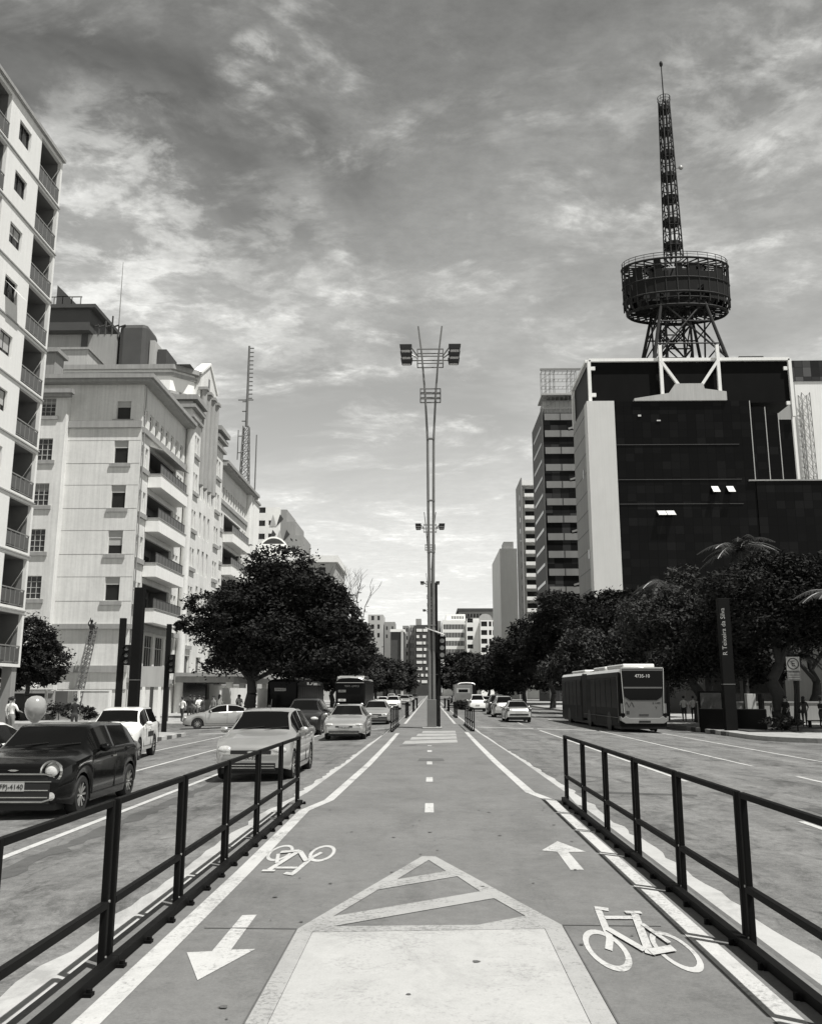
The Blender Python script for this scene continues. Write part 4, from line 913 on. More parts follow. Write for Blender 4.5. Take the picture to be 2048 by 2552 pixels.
# beyond the hospital
t = block('low_block', 'low flat-roofed block with louvres above the big tree', -48, -23.8, 225, 250, 34.2, lgrey_w, S=[(31, 4, 1, 2, cols(13.8, 1.8, 1.2, 3))])
MB().box(-48.5, -23.2, 224, 251, 34.2, 35.9).build('roof_fascia', white_m, t)
for i in range(6): MB().box(-48, -36.5, 224.6, 225, 27.6 + i * 1.05, 28.0 + i * 1.05).build('louvre', lgrey_w, t)
MB().box(-48, -36.6, 224.9, 225, 27, 34).build('louvre_backing', dark_w, t)
MB().box(-47, -38, 232, 245, 35.9, 40.2).build('roof_hut', white_m, t)
t = thing('mural_tower', 'tower with white windowed edge and a mural of grey triangles', 'building', (-44, 255, 0)); 
Wp = Plane((0, 255, 0), (1, 0, 0), (0, -1, 0)); hs = [(-50.2, -47.8, 41.5 + 3.9 * i, 43.2 + 3.9 * i) for i in range(4)] + [(-46.8, -45.2, 41.7 + 3.9 * i, 43.2 + 3.9 * i) for i in range(3)]
b = MB(); b.wall(Wp, -52.2, -43.3, -.5, 54, hs, .4); b.box(-52.2, -43.3, 255.5, 275, -.5, 53.9); b.build('wall', white_m, t)
for q in hs: MB().pbox(Wp, q[0], q[1], q[2], q[3], -.45, -.35).build('window', pane_m, t)
for x0, x1, z in ((-43.3, -41.5, 54.2), (-41.5, -38.8, 50.6), (-38.8, -36.6, 46.5)): MB().box(x0, x1, 255, 272, 0, z).build('mural_step', grey_w, t)
b = MB(); rg = random.Random(4)
for i in range(13):
    x, z = -46.5 + (i % 5) * 2.0, 40 + (i // 5) * 4.6; top_ = 54 if x < -43 else 50 if x < -40.5 else 46
    if z + 3.6 > top_: continue
    b.prism([(x, z), (x + 2.0, z + (2.2 if i % 2 else 0)), (x + 1.0, z + 3.6)], lambda p, q: (p[0], q, p[1]), 254.9, 254.97, i % 2)
b.build('mural', [lgrey_w, dframe_m], t)
b = MB(); b.prism([(-42.5 + 4.0 * math.cos(PI * i / 16), 38.5 + 4.6 * math.sin(PI * i / 16)) for i in range(17)], lambda p, q: (p[0], q, p[1]), 240, 252); b.build('vaulted_roof', dark_w, t)
b = MB()
for i in range(16):
    a, c = PI * i / 16, PI * (i + 1) / 16; b.bar((-42.5 + 4.2 * math.cos(a), 239.8, 38.5 + 4.8 * math.sin(a)), (-42.5 + 4.2 * math.cos(c), 239.8, 38.5 + 4.8 * math.sin(c)), .4)
b.build('vault_rim', white_m, t)
t = block('white_slab', 'slim white tower just past the far end of the hospital', -37.5, -35.4, 170, 182, 40.0, white_m); b = MB(); b.box(-37.8, -35.1, 169.8, 182.2, 40.0, 40.4); b.build('coping', stone_m, t)
# lattice transmitter mast and thin mast
def lattice(b, cx, cy, z0, z1, h0, h1, n, r=.09, rb=.05):
    for i in range(n):
        za, zb = z0 + (z1 - z0) * i / n, z0 + (z1 - z0) * (i + 1) / n; ha, hb = h0 + (h1 - h0) * i / n, h0 + (h1 - h0) * (i + 1) / n
        A = [(cx + ha * a, cy + ha * c, za) for a, c in ((-1, -1), (1, -1), (1, 1), (-1, 1))]; B = [(cx + hb * a, cy + hb * c, zb) for a, c in ((-1, -1), (1, -1), (1, 1), (-1, 1))]
        for k in range(4):
            m = (k + 1) % 4; b.tube(A[k], B[k], r, n=5); b.tube(A[k], A[m], rb, n=4); b.tube(A[k], B[m], rb, n=4); b.tube(A[m], B[k], rb, n=4)
    return b
tower_m = mat('mast_steel', 0.13, rough=.6)
t = thing('antenna_mast', 'tall lattice antenna mast with short side arms beyond the hospital', 'antenna', (-53.3, 250, 0))
lattice(MB(), -53.3, 250, 40, 61, 2.2, 1.25, 5, .16, .08).build('base_lattice', tower_m, t); lattice(MB(), -53.3, 250, 61, 78, 1.25, .8, 7, .16, .09).build('middle_lattice', tower_m, t)
MB().tube((-53.3, 250, 78), (-53.3, 250, 103), .42, .3).build('mast_pole', tower_m, t)
for i in range(13): MB().box(-53.2, -51.9, 249.9, 250.1, 86.5 + i * 1.3, 86.8 + i * 1.3).build('side_arm', tower_m, t)
for i in range(3): MB().box(-54.7, -53.3, 249.9, 250.1, 79.5 + 3 * i, 79.8 + 3 * i).build('side_arm', tower_m, t)
MB().box(-56, -51.5, 249.9, 250.1, 86, 86.3).build('cross_arm', tower_m, t)
b = MB(); b.tube((-55.6, 250, 68), (-55.6, 250, 77), .14, n=6); b.box(-55.6, -53.9, 249.9, 250.1, 70, 70.2); b.box(-55.6, -53.9, 249.9, 250.1, 75, 75.2); b.build('whip_antenna', tower_m, t)
t = thing('antenna_mast', 'thin bare mast on a white rooftop right of the lattice mast', 'antenna', (-49.2, 245, 0)); b = MB(); b.tube((-49.2, 245, 50), (-49.2, 245, 74), .22, .16); b.build('mast_pole', tower_m, t); MB().box(-50.4, -47.9, 244, 246, 56.0, 56.5).build('platform', stone_m, t)
MB().box(-50.2, -48.0, 244, 246, 0, 56).build('shaft', white_m, t)
# ------------------------------------------------------------------ buildings on the right and far ahead
def glaz(name, v, sx, sz, horiz=True, var=.6):      # curtain wall: mullion grid over dark panes, each pane a little different
    m = bpy.data.materials.new(name); m.use_nodes = True; t = m.node_tree; b = t.nodes['Principled BSDF']
    b.inputs['Roughness'].default_value = .18; b.inputs['Specular IOR Level'].default_value = .08
    tcn = N(t, 'ShaderNodeTexCoord'); sp_ = N(t, 'ShaderNodeSeparateXYZ'); t.links.new(tcn.outputs['Object'], sp_.inputs[0])
    u = math_(t, 'DIVIDE', math_(t, 'ADD', sp_.outputs[0], sp_.outputs[1]), sx); z = math_(t, 'DIVIDE', sp_.outputs[2], sz)
    cb = N(t, 'ShaderNodeCombineXYZ'); t.links.new(math_(t, 'FLOOR', u), cb.inputs[0]); t.links.new(math_(t, 'FLOOR', z), cb.inputs[1])
    wn = N(t, 'ShaderNodeTexWhiteNoise'); wn.noise_dimensions = '2D'; t.links.new(cb.outputs[0], wn.inputs['Vector'])
    pw = math_(t, 'POWER', wn.outputs[0], 3.0)
    k = math_(t, 'MULTIPLY_ADD', pw, v * var * 3, v * (1 - var))
    fu = math_(t, 'ABSOLUTE', math_(t, 'SUBTRACT', math_(t, 'FRACT', u), .5)); fz = math_(t, 'ABSOLUTE', math_(t, 'SUBTRACT', math_(t, 'FRACT', z), .5))
    ln = math_(t, 'MAXIMUM', math_(t, 'GREATER_THAN', fu, .475), math_(t, 'GREATER_THAN', fz, .485))
    mxn = N(t, 'ShaderNodeMix', data_type='FLOAT'); t.links.new(ln, mxn.inputs[0]); t.links.new(k, mxn.inputs[2]); mxn.inputs[3].default_value = v * .35
    cc = N(t, 'ShaderNodeCombineColor')
    for i in range(3): t.links.new(mxn.outputs[0], cc.inputs[i])
    t.links.new(cc.outputs[0], b.inputs['Base Color']); MATS[name] = m; return m
blackglass = glaz('black_curtain_wall', .007, 1.45, 1.32, var=.3); boxglass = mat('black_cladding', .007, rough=.5, var=.2, scale=.3, stretch=(3, 1, 1), spec=.05)
dark_panel = mat('dark_side_panel', .10, rough=.8, var=.08, scale=.4)
t = thing('black_tower_block', 'black glass office block with a pale concrete pier and white roof frame', 'building', (26, 140, 0))
MB().box(25.8, 30.25, 140, 142.5, -.4, 48.5).build('concrete_pier', mat('pier_concrete', .60, var=.06, scale=.25, streak=.06), t)
b = MB(); b.box(25.9, 30, 142.5, 154.5, -.4, 48.6); sw = b.build('side_wall', grey_w, t)
for i in range(15): MB().box(25.86, 25.9, 142.5, 154.5, 2 + 3.2 * i, 2.12 + 3.2 * i).build('panel_joint', dframe_m, sw)
for y, z in ((145.3, 38.0), (143.2, 24.2)): MB().box(25.84, 25.9, y, y + 1.1, z - 1.2, z + .3).build('window', pane_m, t)
b = MB(); b.box(30.25, 52.2, 140.1, 156, -.4, 48.4); b.box(52.2, 66, 139.9, 156, -.4, 34.9); b.box(52.2, 54.8, 140.6, 156, 34.9, 47.5); b.box(54.8, 57.1, 141.2, 156, 34.9, 46.6); b.box(57.1, 59.5, 141.8, 156, 34.9, 45.7)
b.build('glazing', blackglass, t)
for x, y, z in ((52.15, 140.35, 48.4), (54.75, 140.9, 47.5), (57.05, 141.5, 46.6), (59.45, 142, 45.7)): MB().box(x - .03, x + .1, y - .32, y + .3, 35.1, z).build('edge_fin', lgrey_w, t)
MB().box(51, 66.2, 139.7, 140.5, 34.9, 35.1).build('parapet', stone_m, t); MB().box(59.6, 60.0, 141.7, 142.2, 35, 56).build('edge_column', white_m, t)
b = MB(); b.box(26.6, 59.6, 141.4, 156, 48.5, 55.7); b.build('roof_box', boxglass, t)
def fr(b, *q):
    for p0, p1 in zip(q, q[1:]): b.bar(p0, p1, .52, .52)
b = MB(); fr(b, (26.6, 141.1, 48.6), (26.6, 141.1, 55.9), (59.6, 141.1, 55.9), (59.6, 141.1, 46)); b.bar((26.3, 141.4, 55.9), (26.3, 156, 55.9), .5, .5); b.bar((26.3, 156, 48.6), (26.3, 156, 55.9), .5, .5)
for z in (49.6, 54.2): b.box(26.9, 27.6, 141.0, 141.35, z, z + .6)
for z in (48, 54): b.box(58.6, 59.3, 141.0, 141.35, z, z + .6)
b.build('roof_frame', white_m, t)
for xa, xb in ((38.3, 41.2), (47.7, 44.6)): b = MB(); fr(b, (xa, 140.5, 49.2), (xa, 140.5, 58.2)); b.bar((xa, 140.45, 55.5), (xb, 140.45, 51), .45); b.build('tower_leg_frame', white_m, t)
b = MB(); b.prism([(33.5, 48.4), (33.5, 48.8), (39.2, 49.7), (40.3, 51.3), (44.8, 51.3), (45.0, 50.4), (48.5, 49.9), (48.5, 48.4)], lambda p, q: (p[0], q, p[1]), 139.7, 141.0); b.build('roof_hut', lgrey_w, t)
for x in (52.5, 54.6): MB().box(x, x + 2.0, 144, 146, 56.2, 57.6).build('cooling_unit', dark_w, t)
op = mat('open_sash', .55, rough=.5)
for x, z, w_, h in ((36.2, 29.3, 1.3, .85), (37.6, 29.3, 1.3, .85), (45.0, 33.0, 1.1, 1.1), (47.4, 33.0, 1.1, 1.1)):
    for s in (0,): MB().hexa([(x, 140.0, z + h), (x + w_, 140.0, z + h), (x + w_, 139.95, z + h), (x, 139.95, z + h), (x + .1, 139.1, z), (x + w_ + .1, 139.1, z), (x + w_ + .1, 139.05, z), (x + .1, 139.05, z)]).build('open_sash', op, t)
MB().box(34.0, 34.5, 139.95, 140.05, 45.8, 46.1).build('lit_sash', op, t); MB().box(37.0, 37.6, 139.95, 140.05, 45.0, 45.2).build('lit_sash', op, t)
for z in (41, 35.2, 31.2): MB().box(30.3, 50, 139.98, 140.08, z, z + .1).build('spandrel_line', dframe_m, t)

t = thing('transmitter_tower', 'dark steel transmitter tower with a wide drum on the black block roof', 'tower', (44.2, 149, 56)); ts = mat('tower_steel', .022, rough=.6, var=.2, spec=.2); cx, cy = 44.2, 149.5
def pol(r, a, z): return (cx + r * math.cos(a), cy + r * math.sin(a), z)
for k, (dx, dy) in enumerate(((-1, -1), (1, -1), (1, 1), (-1, 1))):
    MB().tube((cx + dx * 6.4, cy + dy * 6.4, 55.6), (cx + dx * 3.4, cy + dy * 3.4, 70), .33, .26, n=8).build('leg', ts, t)
b = MB()
for (ax, ay), (bx, by) in (((-1, -1), (1, -1)), ((1, -1), (1, 1)), ((1, 1), (-1, 1)), ((-1, 1), (-1, -1))):
    b.tube((cx + ax * 6.2, cy + ay * 6.2, 57), (cx + bx * 3.7, cy + by * 3.7, 68.5), .17, n=5); b.tube((cx + bx * 6.2, cy + by * 6.2, 57), (cx + ax * 3.7, cy + ay * 3.7, 68.5), .17, n=5)
    for z, r in ((60, 5.5), (64.5, 4.5)): b.tube((cx + ax * r, cy + ay * r, z), (cx + bx * r, cy + by * r, z), .14, n=5)
b.build('leg_bracing', ts, t)
lattice(MB(), cx - .6, cy, 56, 69, 2.2, 2.1, 3, .22, .13).build('lift_core', ts, t)
DZ = lambda z: 67.6 + (z - 67.6) * .79
def pd(r, a, z): x, y, z = pol(r, a, DZ(z)); return (x, cy + (y - cy) * .5, z)
b = MB(); n = 30                                                     # drum: ribs, hoops and mesh panels, open near top and bottom
for i in range(n):
    a = 2 * PI * i / n; b.tube(pd(9.3, a, 68.6), pd(9.4, a, 78.6), .13, n=5); b.tube(pd(9.4, a, 78.6), pd(9.3, a, 80.0), .05, n=4); b.tube(pd(9.3, a, 70.2), pd(8.7, a, 67.6), .12, n=4); b.tube(pd(8.7, a, 67.8), pd(2.6, a, 68.2), .14, n=4); b.tube(pd(9.2, a, 78.4), pd(2.2, a, 78.8), .14, n=4)
for z, r, rr in ((80.0, 9.35, .06), (79.4, 9.35, .05), (78.6, 9.4, .22), (77.2, 9.4, .12), (74, 9.42, .15), (70.6, 9.35, .2), (69.4, 9.2, .15), (67.7, 8.7, .3), (68.0, 5, .16), (78.6, 5.5, .16)):
    b.path([pd(r, 2 * PI * i / 40, z) for i in range(41)], rr, 4)
b.build('drum_frame', ts, t)
b = MB(); rg = random.Random(8); m_ = 48
for i in range(m_):
    a, c = 2 * PI * i / m_, 2 * PI * (i + 1) / m_
    for z0, z1, pr in ((70.4, 72.3, .9), (72.3, 74, .96), (74, 75.6, .93), (75.6, 77.1, .5), (77.1, 78.5, .25), (69.2, 70.4, .35)):
        if rg.random() < pr: b.quad(pd(9.36, a, z0), pd(9.36, c, z0), pd(9.36, c, z1), pd(9.36, a, z1))
b.build('drum_mesh', mat('drum_mesh', .018, rough=.9, spec=.1), t)
b = MB(); b.box(cx - 3, cx + 3, cy - 2.6, cy + 2.6, 68.5, 75.3); b.box(cx - 6.5, cx - 3, cy - 2.2, cy + 2, 69.3, 73.5); b.box(cx + 3, cx + 6.5, cy - 2.2, cy + 2, 69.8, 74); b.build('equipment_room', ts, t)
for z0, z1, h0, h1, nn in ((78.5, 110, 1.72, 1.02, 16),):
    b = MB()
    for i in range(nn):
        za, zb = z0 + (z1 - z0) * i / nn, z0 + (z1 - z0) * (i + 1) / nn; ha, hb = h0 + (h1 - h0) * i / nn, h0 + (h1 - h0) * (i + 1) / nn
        for k in range(12):
            a = 2 * PI * k / 12; c = 2 * PI * (k + 1) / 12; b.tube(pol(ha, a, za), pol(hb, a, zb), .11, n=4); b.tube(pol(ha, a, za), pol(ha, c, za), .1, n=4)
            if k % 3 == 0: b.tube(pol(ha, a, za), pol(hb, c, zb), .08, n=4)
    b.build('mast_lattice', ts, t)
    for i in range(7):
        z = 80.4 + i * 4.6; r = h0 + (h1 - h0) * (z - z0) / (z1 - z0); MB().lathe([(.01, 0), (r * .92, 0), (r * .92, .9), (.01, .9)], (cx, cy, z), 12).build('mast_platform', ts, t)
    b = MB(); b.tube(pol(.5, 2.2, 78.5), pol(.4, 2.2, 110), .25, n=5); b.tube(pol(.6, 5.2, 78.5), pol(.4, 5.2, 110), .2, n=5); b.build('mast_ladder', ts, t)
b = MB(); b.path([pol(1.15, 2 * PI * i / 16, 111) for i in range(17)], .06, 4); b.path([pol(1.15, 2 * PI * i / 16, 110.4) for i in range(17)], .05, 4)
for i in range(8): b.tube(pol(1.1, 2 * PI * i / 8, 109.8), pol(1.15, 2 * PI * i / 8, 111), .05, n=4)
b.build('mast_railing', ts, t)
b = MB(); b.tube((cx, cy, 110), (cx - .1, cy, 118), .13, .09, n=6); b.ell((cx - .1, cy, 118.2), (.35, .35, .6), 8, 6); b.build('spire', ts, t)
b = MB(); b.ell((cx + 2.1, cy - .8, 96), (.45, .3, .45), 10, 6); b.tube((cx + 1.2, cy - .5, 96), (cx + 2, cy - .8, 96), .08, n=5); b.build('dish', metal_m, t)

t = block('white_tower', 'white tower with a dark top storey at the right edge', 81, 120, 190, 215, 69.4, white_m); MB().box(80.8, 120, 189.8, 214, 69.4, 74.2).build('top_storey', glaz('top_glass', .06, 1.8, 2.2), t)
b = MB(); lattice(b, 82.2, 188.5, 38, 66, .9, .9, 12, .09, .05); b.build('rigging_lattice', metal_m, t)
# banded office tower with scaffolding
bandglass = glaz('banded_glass', .03, 1.9, 2.3)
t = thing('banded_tower', 'slim office tower with grey bands and scaffolding on its roof', 'building', (26, 198, 0))
MB().box(26.2, 40, 198, 217, -.4, 65).build('glazing', bandglass, t); MB().box(25.95, 26.2, 197.6, 217, -.4, 66).build('side_wall', dark_panel, t)
spm = mat('spandrel', .20, rough=.6, var=.2, scale=.5, stretch=(1, 1, .1))
for i in range(16):
    z = 63.2 - 4.0 * i
    if z < 2: break
    MB().box(26.6, 40, 197.7, 198, z, z + 1.55).build('spandrel', spm, t)
    for x in (30.2, 34.2): MB().box(x - .12, x + .12, 197.66, 197.7, z, z + 1.55).build('spandrel_joint', dframe_m, t)
    MB().hexa([(25.9, 199, z - 1.6), (25.9, 214, z - 1.6), (25.95, 214, z - 1.6), (25.95, 199, z - 1.6), (25.9, 199, z - .9), (25.9, 214, z - .9), (25.95, 214, z - .9), (25.95, 199, z - .9)]).build('side_slot', pane_m, t)
    if i % 3 == 1: MB().bar((32, 197.8, z + 1.9), (37, 197.8, z + 3.4), .4).build('brace', metal_m, t)
b = MB(); scx = [26.3 + 1.0 * i for i in range(12)]
for x in scx:
    for y in (198.4, 200.4): b.tube((x, y, 65), (x, y, 75.5 if (x < 30 or 32 < x < 34.5) else 69.5), .06, n=4)
for k in range(6):
    z = 66.2 + 1.8 * k; xe = 37.3 if k < 3 else 34.2
    for y in (198.4, 200.4): b.tube((26.3, y, z), (xe, y, z), .055, n=4)
    for x in scx[:8 if k > 2 else 12]: b.tube((x, 198.4, z), (x, 200.4, z), .05, n=4)
    if k < 5: b.tube((26.3, 198.4, z), (29.3, 198.4, z + 1.8), .05, n=4); b.tube((32.3, 198.4, z), (34.3, 198.4, z + 1.8), .05, n=4)
b.box(26.0, 38, 198.2, 198.6, 75.5, 75.95)
b.build('scaffolding', mat('scaffold', .22, rough=.5), t)
b = MB(); b.box(26.6, 38, 199, 205, 65, 68.3); b.build('roof_hut', lgrey_w, t); MB().box(26.2, 38, 197.7, 206, 69.3, 69.7).build('roof_slab', lgrey_w, t)
# balconied residential tower
t = thing('balcony_tower', 'tall residential tower with white stacked balconies left of the banded tower', 'building', (26, 247, 0))
MB().box(26.3, 40, 248.5, 262, -.4, 60.4).build('wall', lgrey_w, t); MB().box(26.0, 26.3, 247, 262, -.4, 61.5).build('side_wall', grey_w, t); MB().box(26.3, 40, 247.2, 248.5, 59.4, 60.8).build('parapet', white_m, t)
for i in range(17):
    z = 56.0 - 3.25 * i; b = MB(); b.box(26.9, 32.5, 246.9, 248.5, z, z + .2); b.box(26.9, 32.5, 246.9, 247.05, z + .2, z + .95); MB().box(27.2, 31.5, 248.4, 248.52, z + .3, z + 2.5).build('window', pane_m, t); b.build('balcony', white_m, t)
for i in range(16): MB().box(25.93, 26.0, 249.5, 251.5, 7 + 3.25 * i, 8.4 + 3.25 * i).build('window', pane_m, t)
t = block('plain_slab', 'blank grey concrete slab tower left of the balconied tower', 21.2, 26.3, 266, 300, 44.2, mat('slab_concrete', .66, var=.07, scale=.15, streak=.08)); MB().box(22.5, 25.5, 268, 275, 44.2, 46.6).build('roof_fence', mat('scaffold', .22), t)
# far ahead
FARG = 'distant buildings closing the avenue'
t = block('office_block', 'pale banded office block right of the central lamp post', 6.4, 17.7, 450, 480, 37.2, white_m, group=FARG, S=[(8.0 + 4.1 * i, 9, 1, 2.5, cols(.5, .62, .13, 14)) for i in range(7)])
MB().box(8.3, 18.1, 455, 475, 37.2, 40.6).build('penthouse', white_m, t); b = MB()
for i in range(8): MB().box(11.2 + .8 * i, 11.6 + .8 * i, 454.9, 455.1, 38.2, 39.6).build('penthouse_window', pane_m, t)
t = block('apartment_block', 'white apartment block with deep balconies beside the pale banded office', 18.0, 24.2, 440, 470, 36.2, white_m, group=FARG, S=[(10 + 4.2 * i, 9, 1, 2.0, [(.4, 3.2)]) for i in range(7)])
t = block('apartment_block', 'white apartment block with shadowed checkered balconies under the blank slab', 24.3, 32.4, 430, 460, 35.6, white_m, group=FARG, S=[(8 + 4.1 * i, 9, 1, 2.4, [(.3, 3.2), (4.0, 5.2), (5.8, 7.2)]) for i in range(7)])
t = block('dark_roofed_block', 'grey block with a dark flat roof and an arched top behind the white apartments', 16.5, 38, 500, 530, 46, grey_w, group=FARG, S=[(42.5, 4, 1, 2.2, cols(1.2, 1.0, .7, 7)), (30, 4, 3, 1.6, cols(18.2, 1.6, .4, 1))])
MB().box(15.5, 40, 499, 531, 46.2, 47.6).build('roof_slab', dark_w, t); b = MB(); b.prism([(27.5, 32), (27.5, 42)] + [(31 - 3.5 * math.cos(PI * i / 10), 42 + 2.6 * math.sin(PI * i / 10)) for i in range(1, 10)] + [(34.5, 42), (34.5, 32)], lambda p, q: (p[0], q, p[1]), 499.3, 499.9); b.build('arched_bay', lgrey_w, t); MB().box(18.6, 22.5, 497, 500, 34, 43).build('lift_shaft', dframe_m, t)
t = block('checkered_block', 'dark office block with a checker of bright window strips left of the lamp post', -7.0, 2.6, 455, 480, 35.2, dark_w, group=FARG)
rg = random.Random(12)
for i in range(9):
    x = -6.6
    while x < 2.0:
        w_ = rg.choice((1.3, 1.6, 2.8)); MB().box(x, min(x + w_, 2.4), 454.8, 455, 6.2 + 3.2 * i, 7.6 + 3.2 * i).build('bright_strip', white_m, t); x += w_ + rg.choice((.5, .9, 1.8))
MB().box(-7.0, -4.2, 456, 470, 35.2, 38.4).build('roof_hut', grey_w, t)
block('narrow_block', 'narrow grey block left of the checkered office', -13.8, -10.6, 460, 480, 35.2, grey_w, group=FARG, S=[(8, 4, 7, 2, [(.5, 1.3), (1.9, 2.7)])])
block('narrow_block', 'pale narrow block touching the checkered office on its left', -10.2, -7.2, 462, 480, 35.6, lgrey_w, group=FARG, S=[(8, 4, 7, 2.4, [(.4, .9), (1.4, 1.9)])])
block('grey_block', 'low pale block peeping over the left tree row', -30.2, -22.8, 440, 460, 39.2, lgrey_w, group=FARG, S=[(28, 4.2, 3, 2.2, [(1.6, 3.0), (4.6, 5.8)])])
block('grey_block', 'small grey block just right of the low pale block', -22.4, -17.2, 445, 460, 36.0, grey_w, group=FARG, S=[(28, 4, 2, 1.8, [(.8, 1.6), (3.6, 4.4)])])
t = block('dark_block', 'dark low block with a pale pillar above the left tree row', -18.2, -11.8, 420, 440, 29.4, dark_w, group=FARG); MB().box(-18.4, -11.6, 419, 440, 29.4, 30.6).build('roof_slab', white_m, t); MB().box(-13.3, -12.2, 418.8, 419.9, 0, 30).build('pillar', lgrey_w, t)
block('glass_block', 'thin grey block right behind the lamp post totem', 4.0, 6.0, 470, 485, 38.4, grey_w, group=FARG)
block('low_block', 'low pale wall-like block at the foot of the blank slab', 26.5, 30.0, 330, 345, 26.5, white_m, group=FARG)
# dim shopfront podium behind the right-hand trees
t = thing('podium', 'dark low building front behind the trees on the right pavement', 'building', (30, 84, 0)); MB().box(24, 75, 86, 110, -.4, 7.5).build('wall', dark_w, t); MB().box(23.5, 75, 84.5, 86, 6.6, 7.6).build('canopy', dframe_m, t)
for i in range(9): MB().box(26 + 4 * i, 29 + 4 * i, 85.8, 86, .2, 5.5).build('shop_window', pane_m, t)
t = block('side_house', 'pale low house glimpsed between the trunks at the right edge', 31.0, 46, 70, 80, 7.4, grey_w, S=[(1.2, 3.2, 2, 1.7, cols(.8, 1.2, .8, 4))])  # tree shade over this pale house is put into its grey wall colour
t = thing('low_wall', 'low grey wall behind the people on the right pavement', 'wall', (24, 60, 0)); MB().box(17.5, 36, 60.0, 60.3, -.4, 1.15).build('wall', grey_w, t); MB().box(17.4, 36, 59.95, 60.35, 1.15, 1.25).build('coping', grey_w, t)
# ------------------------------------------------------------------ trees: leaf clumps through the crown, tapered trunk with limbs
leaf_a = mat('foliage', .024, rough=.75, var=.5, scale=.6, fine=.3, fscale=9, spec=.08); leaf_b = mat('foliage_light', .042, rough=.7, var=.5, scale=.6, fine=.3, fscale=9, spec=.12)
bark = mat('bark', .045, rough=.9, var=.3, scale=5)
def leaves(name, parent, blobs, n, size, seed, m, droop=0.0, flat=.5, clump=40):
    r = np.random.default_rng(seed); bl2 = []
    for q in blobs:                          # break each lobe of the crown into ragged boughs
        bl2.append((q[0], q[1], q[2], q[3] * .84, q[4] * .84, q[5] * .84))
        for _ in range(11):
            d = r.normal(size=3); d /= np.linalg.norm(d); f = r.uniform(.68, 1.08); s = r.uniform(.24, .42)
            bl2.append((q[0] + d[0] * q[3] * f, q[1] + d[1] * q[4] * f, q[2] + d[2] * q[5] * f, q[3] * s * 1.15, q[4] * s, q[5] * s * .75))
    blobs = bl2; vol = np.array([b[3] * b[4] + b[3] * b[5] + b[4] * b[5] for b in blobs]); k = max(8, n // clump)
    idx = r.choice(len(blobs), k, p=vol / vol.sum()); B = np.array([b[:6] for b in blobs])[idx]
    d = r.normal(size=(k, 3)); d /= np.linalg.norm(d, axis=1)[:, None]; rad = r.uniform(.55, 1.06, (k, 1)) ** .6
    cc = B[:, :3] + d * B[:, 3:] * rad
    cs = r.uniform(.45, 1.15, (k, 1)) * np.minimum(B[:, 3:4], 3.0) * .26 + size * .8
    P = np.repeat(cc, clump, 0) + r.normal(size=(k * clump, 3)) * np.repeat(cs, clump, 0) * np.array([1, 1, .62]) * .6
    if droop: P[:, 2] -= droop * np.abs(r.normal(size=len(P)))
    nl = len(P); a = r.normal(size=(nl, 3)); a[:, 2] *= flat; a[:, 2] -= droop * 1.5; a /= np.linalg.norm(a, axis=1)[:, None]
    c = r.normal(size=(nl, 3)); c -= (c * a).sum(1)[:, None] * a; c /= np.linalg.norm(c, axis=1)[:, None]
    s = size * r.uniform(.55, 1.25, (nl, 1)); A = a * s; Cc = c * s * .42
    V = np.stack([P - A, P + Cc, P + A, P - Cc], 1).reshape(-1, 3)
    org = np.array(parent['_org']); V = V - org
    me = bpy.data.meshes.new(name); me.vertices.add(len(V)); me.vertices.foreach_set('co', V.ravel())
    me.loops.add(4 * nl); me.loops.foreach_set('vertex_index', np.arange(4 * nl)); me.polygons.add(nl); me.polygons.foreach_set('loop_start', np.arange(0, 4 * nl, 4)); me.polygons.foreach_set('loop_total', np.full(nl, 4))
    me.materials.append(m); me.update(calc_edges=True); me.validate()
    o = bpy.data.objects.new(name, me); C.objects.link(o); o.parent = parent; o['_org'] = tuple(parent['_org']); return o
def trunk(parent, x, y, z0, zt, r, blobs, seed):
    rg = random.Random(seed); b = MB(); pts = [Vector((x, y, z0 - .2))]; n = 4
    for i in range(1, n + 1): pts.append(Vector((x + rg.uniform(-.12, .12) * i, y + rg.uniform(-.12, .12) * i, z0 + (zt - z0) * i / n)))
    for i in range(n): b.tube(pts[i], pts[i + 1], r * (1.25 - .6 * i / n) , r * (1.25 - .6 * (i + 1) / n), n=9)
    for q in blobs:
        tip = Vector((q[0], q[1], q[2] + q[5] * .3)); st = pts[-1 - rg.randint(0, 1)]; mid = st.lerp(tip, .5) + Vector((rg.uniform(-.3, .3), rg.uniform(-.3, .3), .4))
        b.tube(st, mid, r * .5, r * .32, n=6); b.tube(mid, tip, r * .32, r * .1, n=6)
        for _ in range(3):
            e = tip + Vector((rg.uniform(-1, 1) * q[3], rg.uniform(-1, 1) * q[4], rg.uniform(-.4, .7) * q[5])) * .8; b.tube(mid.lerp(tip, rg.uniform(.2, .9)), e, r * .18, r * .05, n=5)
    o = b.build('trunk', bark, parent, smooth=True, fix=False); return o
def tree(label, x, y, zt, r, blobs, n, size, seed, z0=None, m=None, group='street trees along the pavements', droop=0.0, name='street_tree'):
    z0 = ZP if z0 is None else z0; t = thing(name, label, 'tree', (x, y, z0), 0, group)
    trunk(t, x, y, z0, zt, r, blobs, seed); leaves('crown', t, blobs, n, size, seed, m or leaf_a, droop); return t
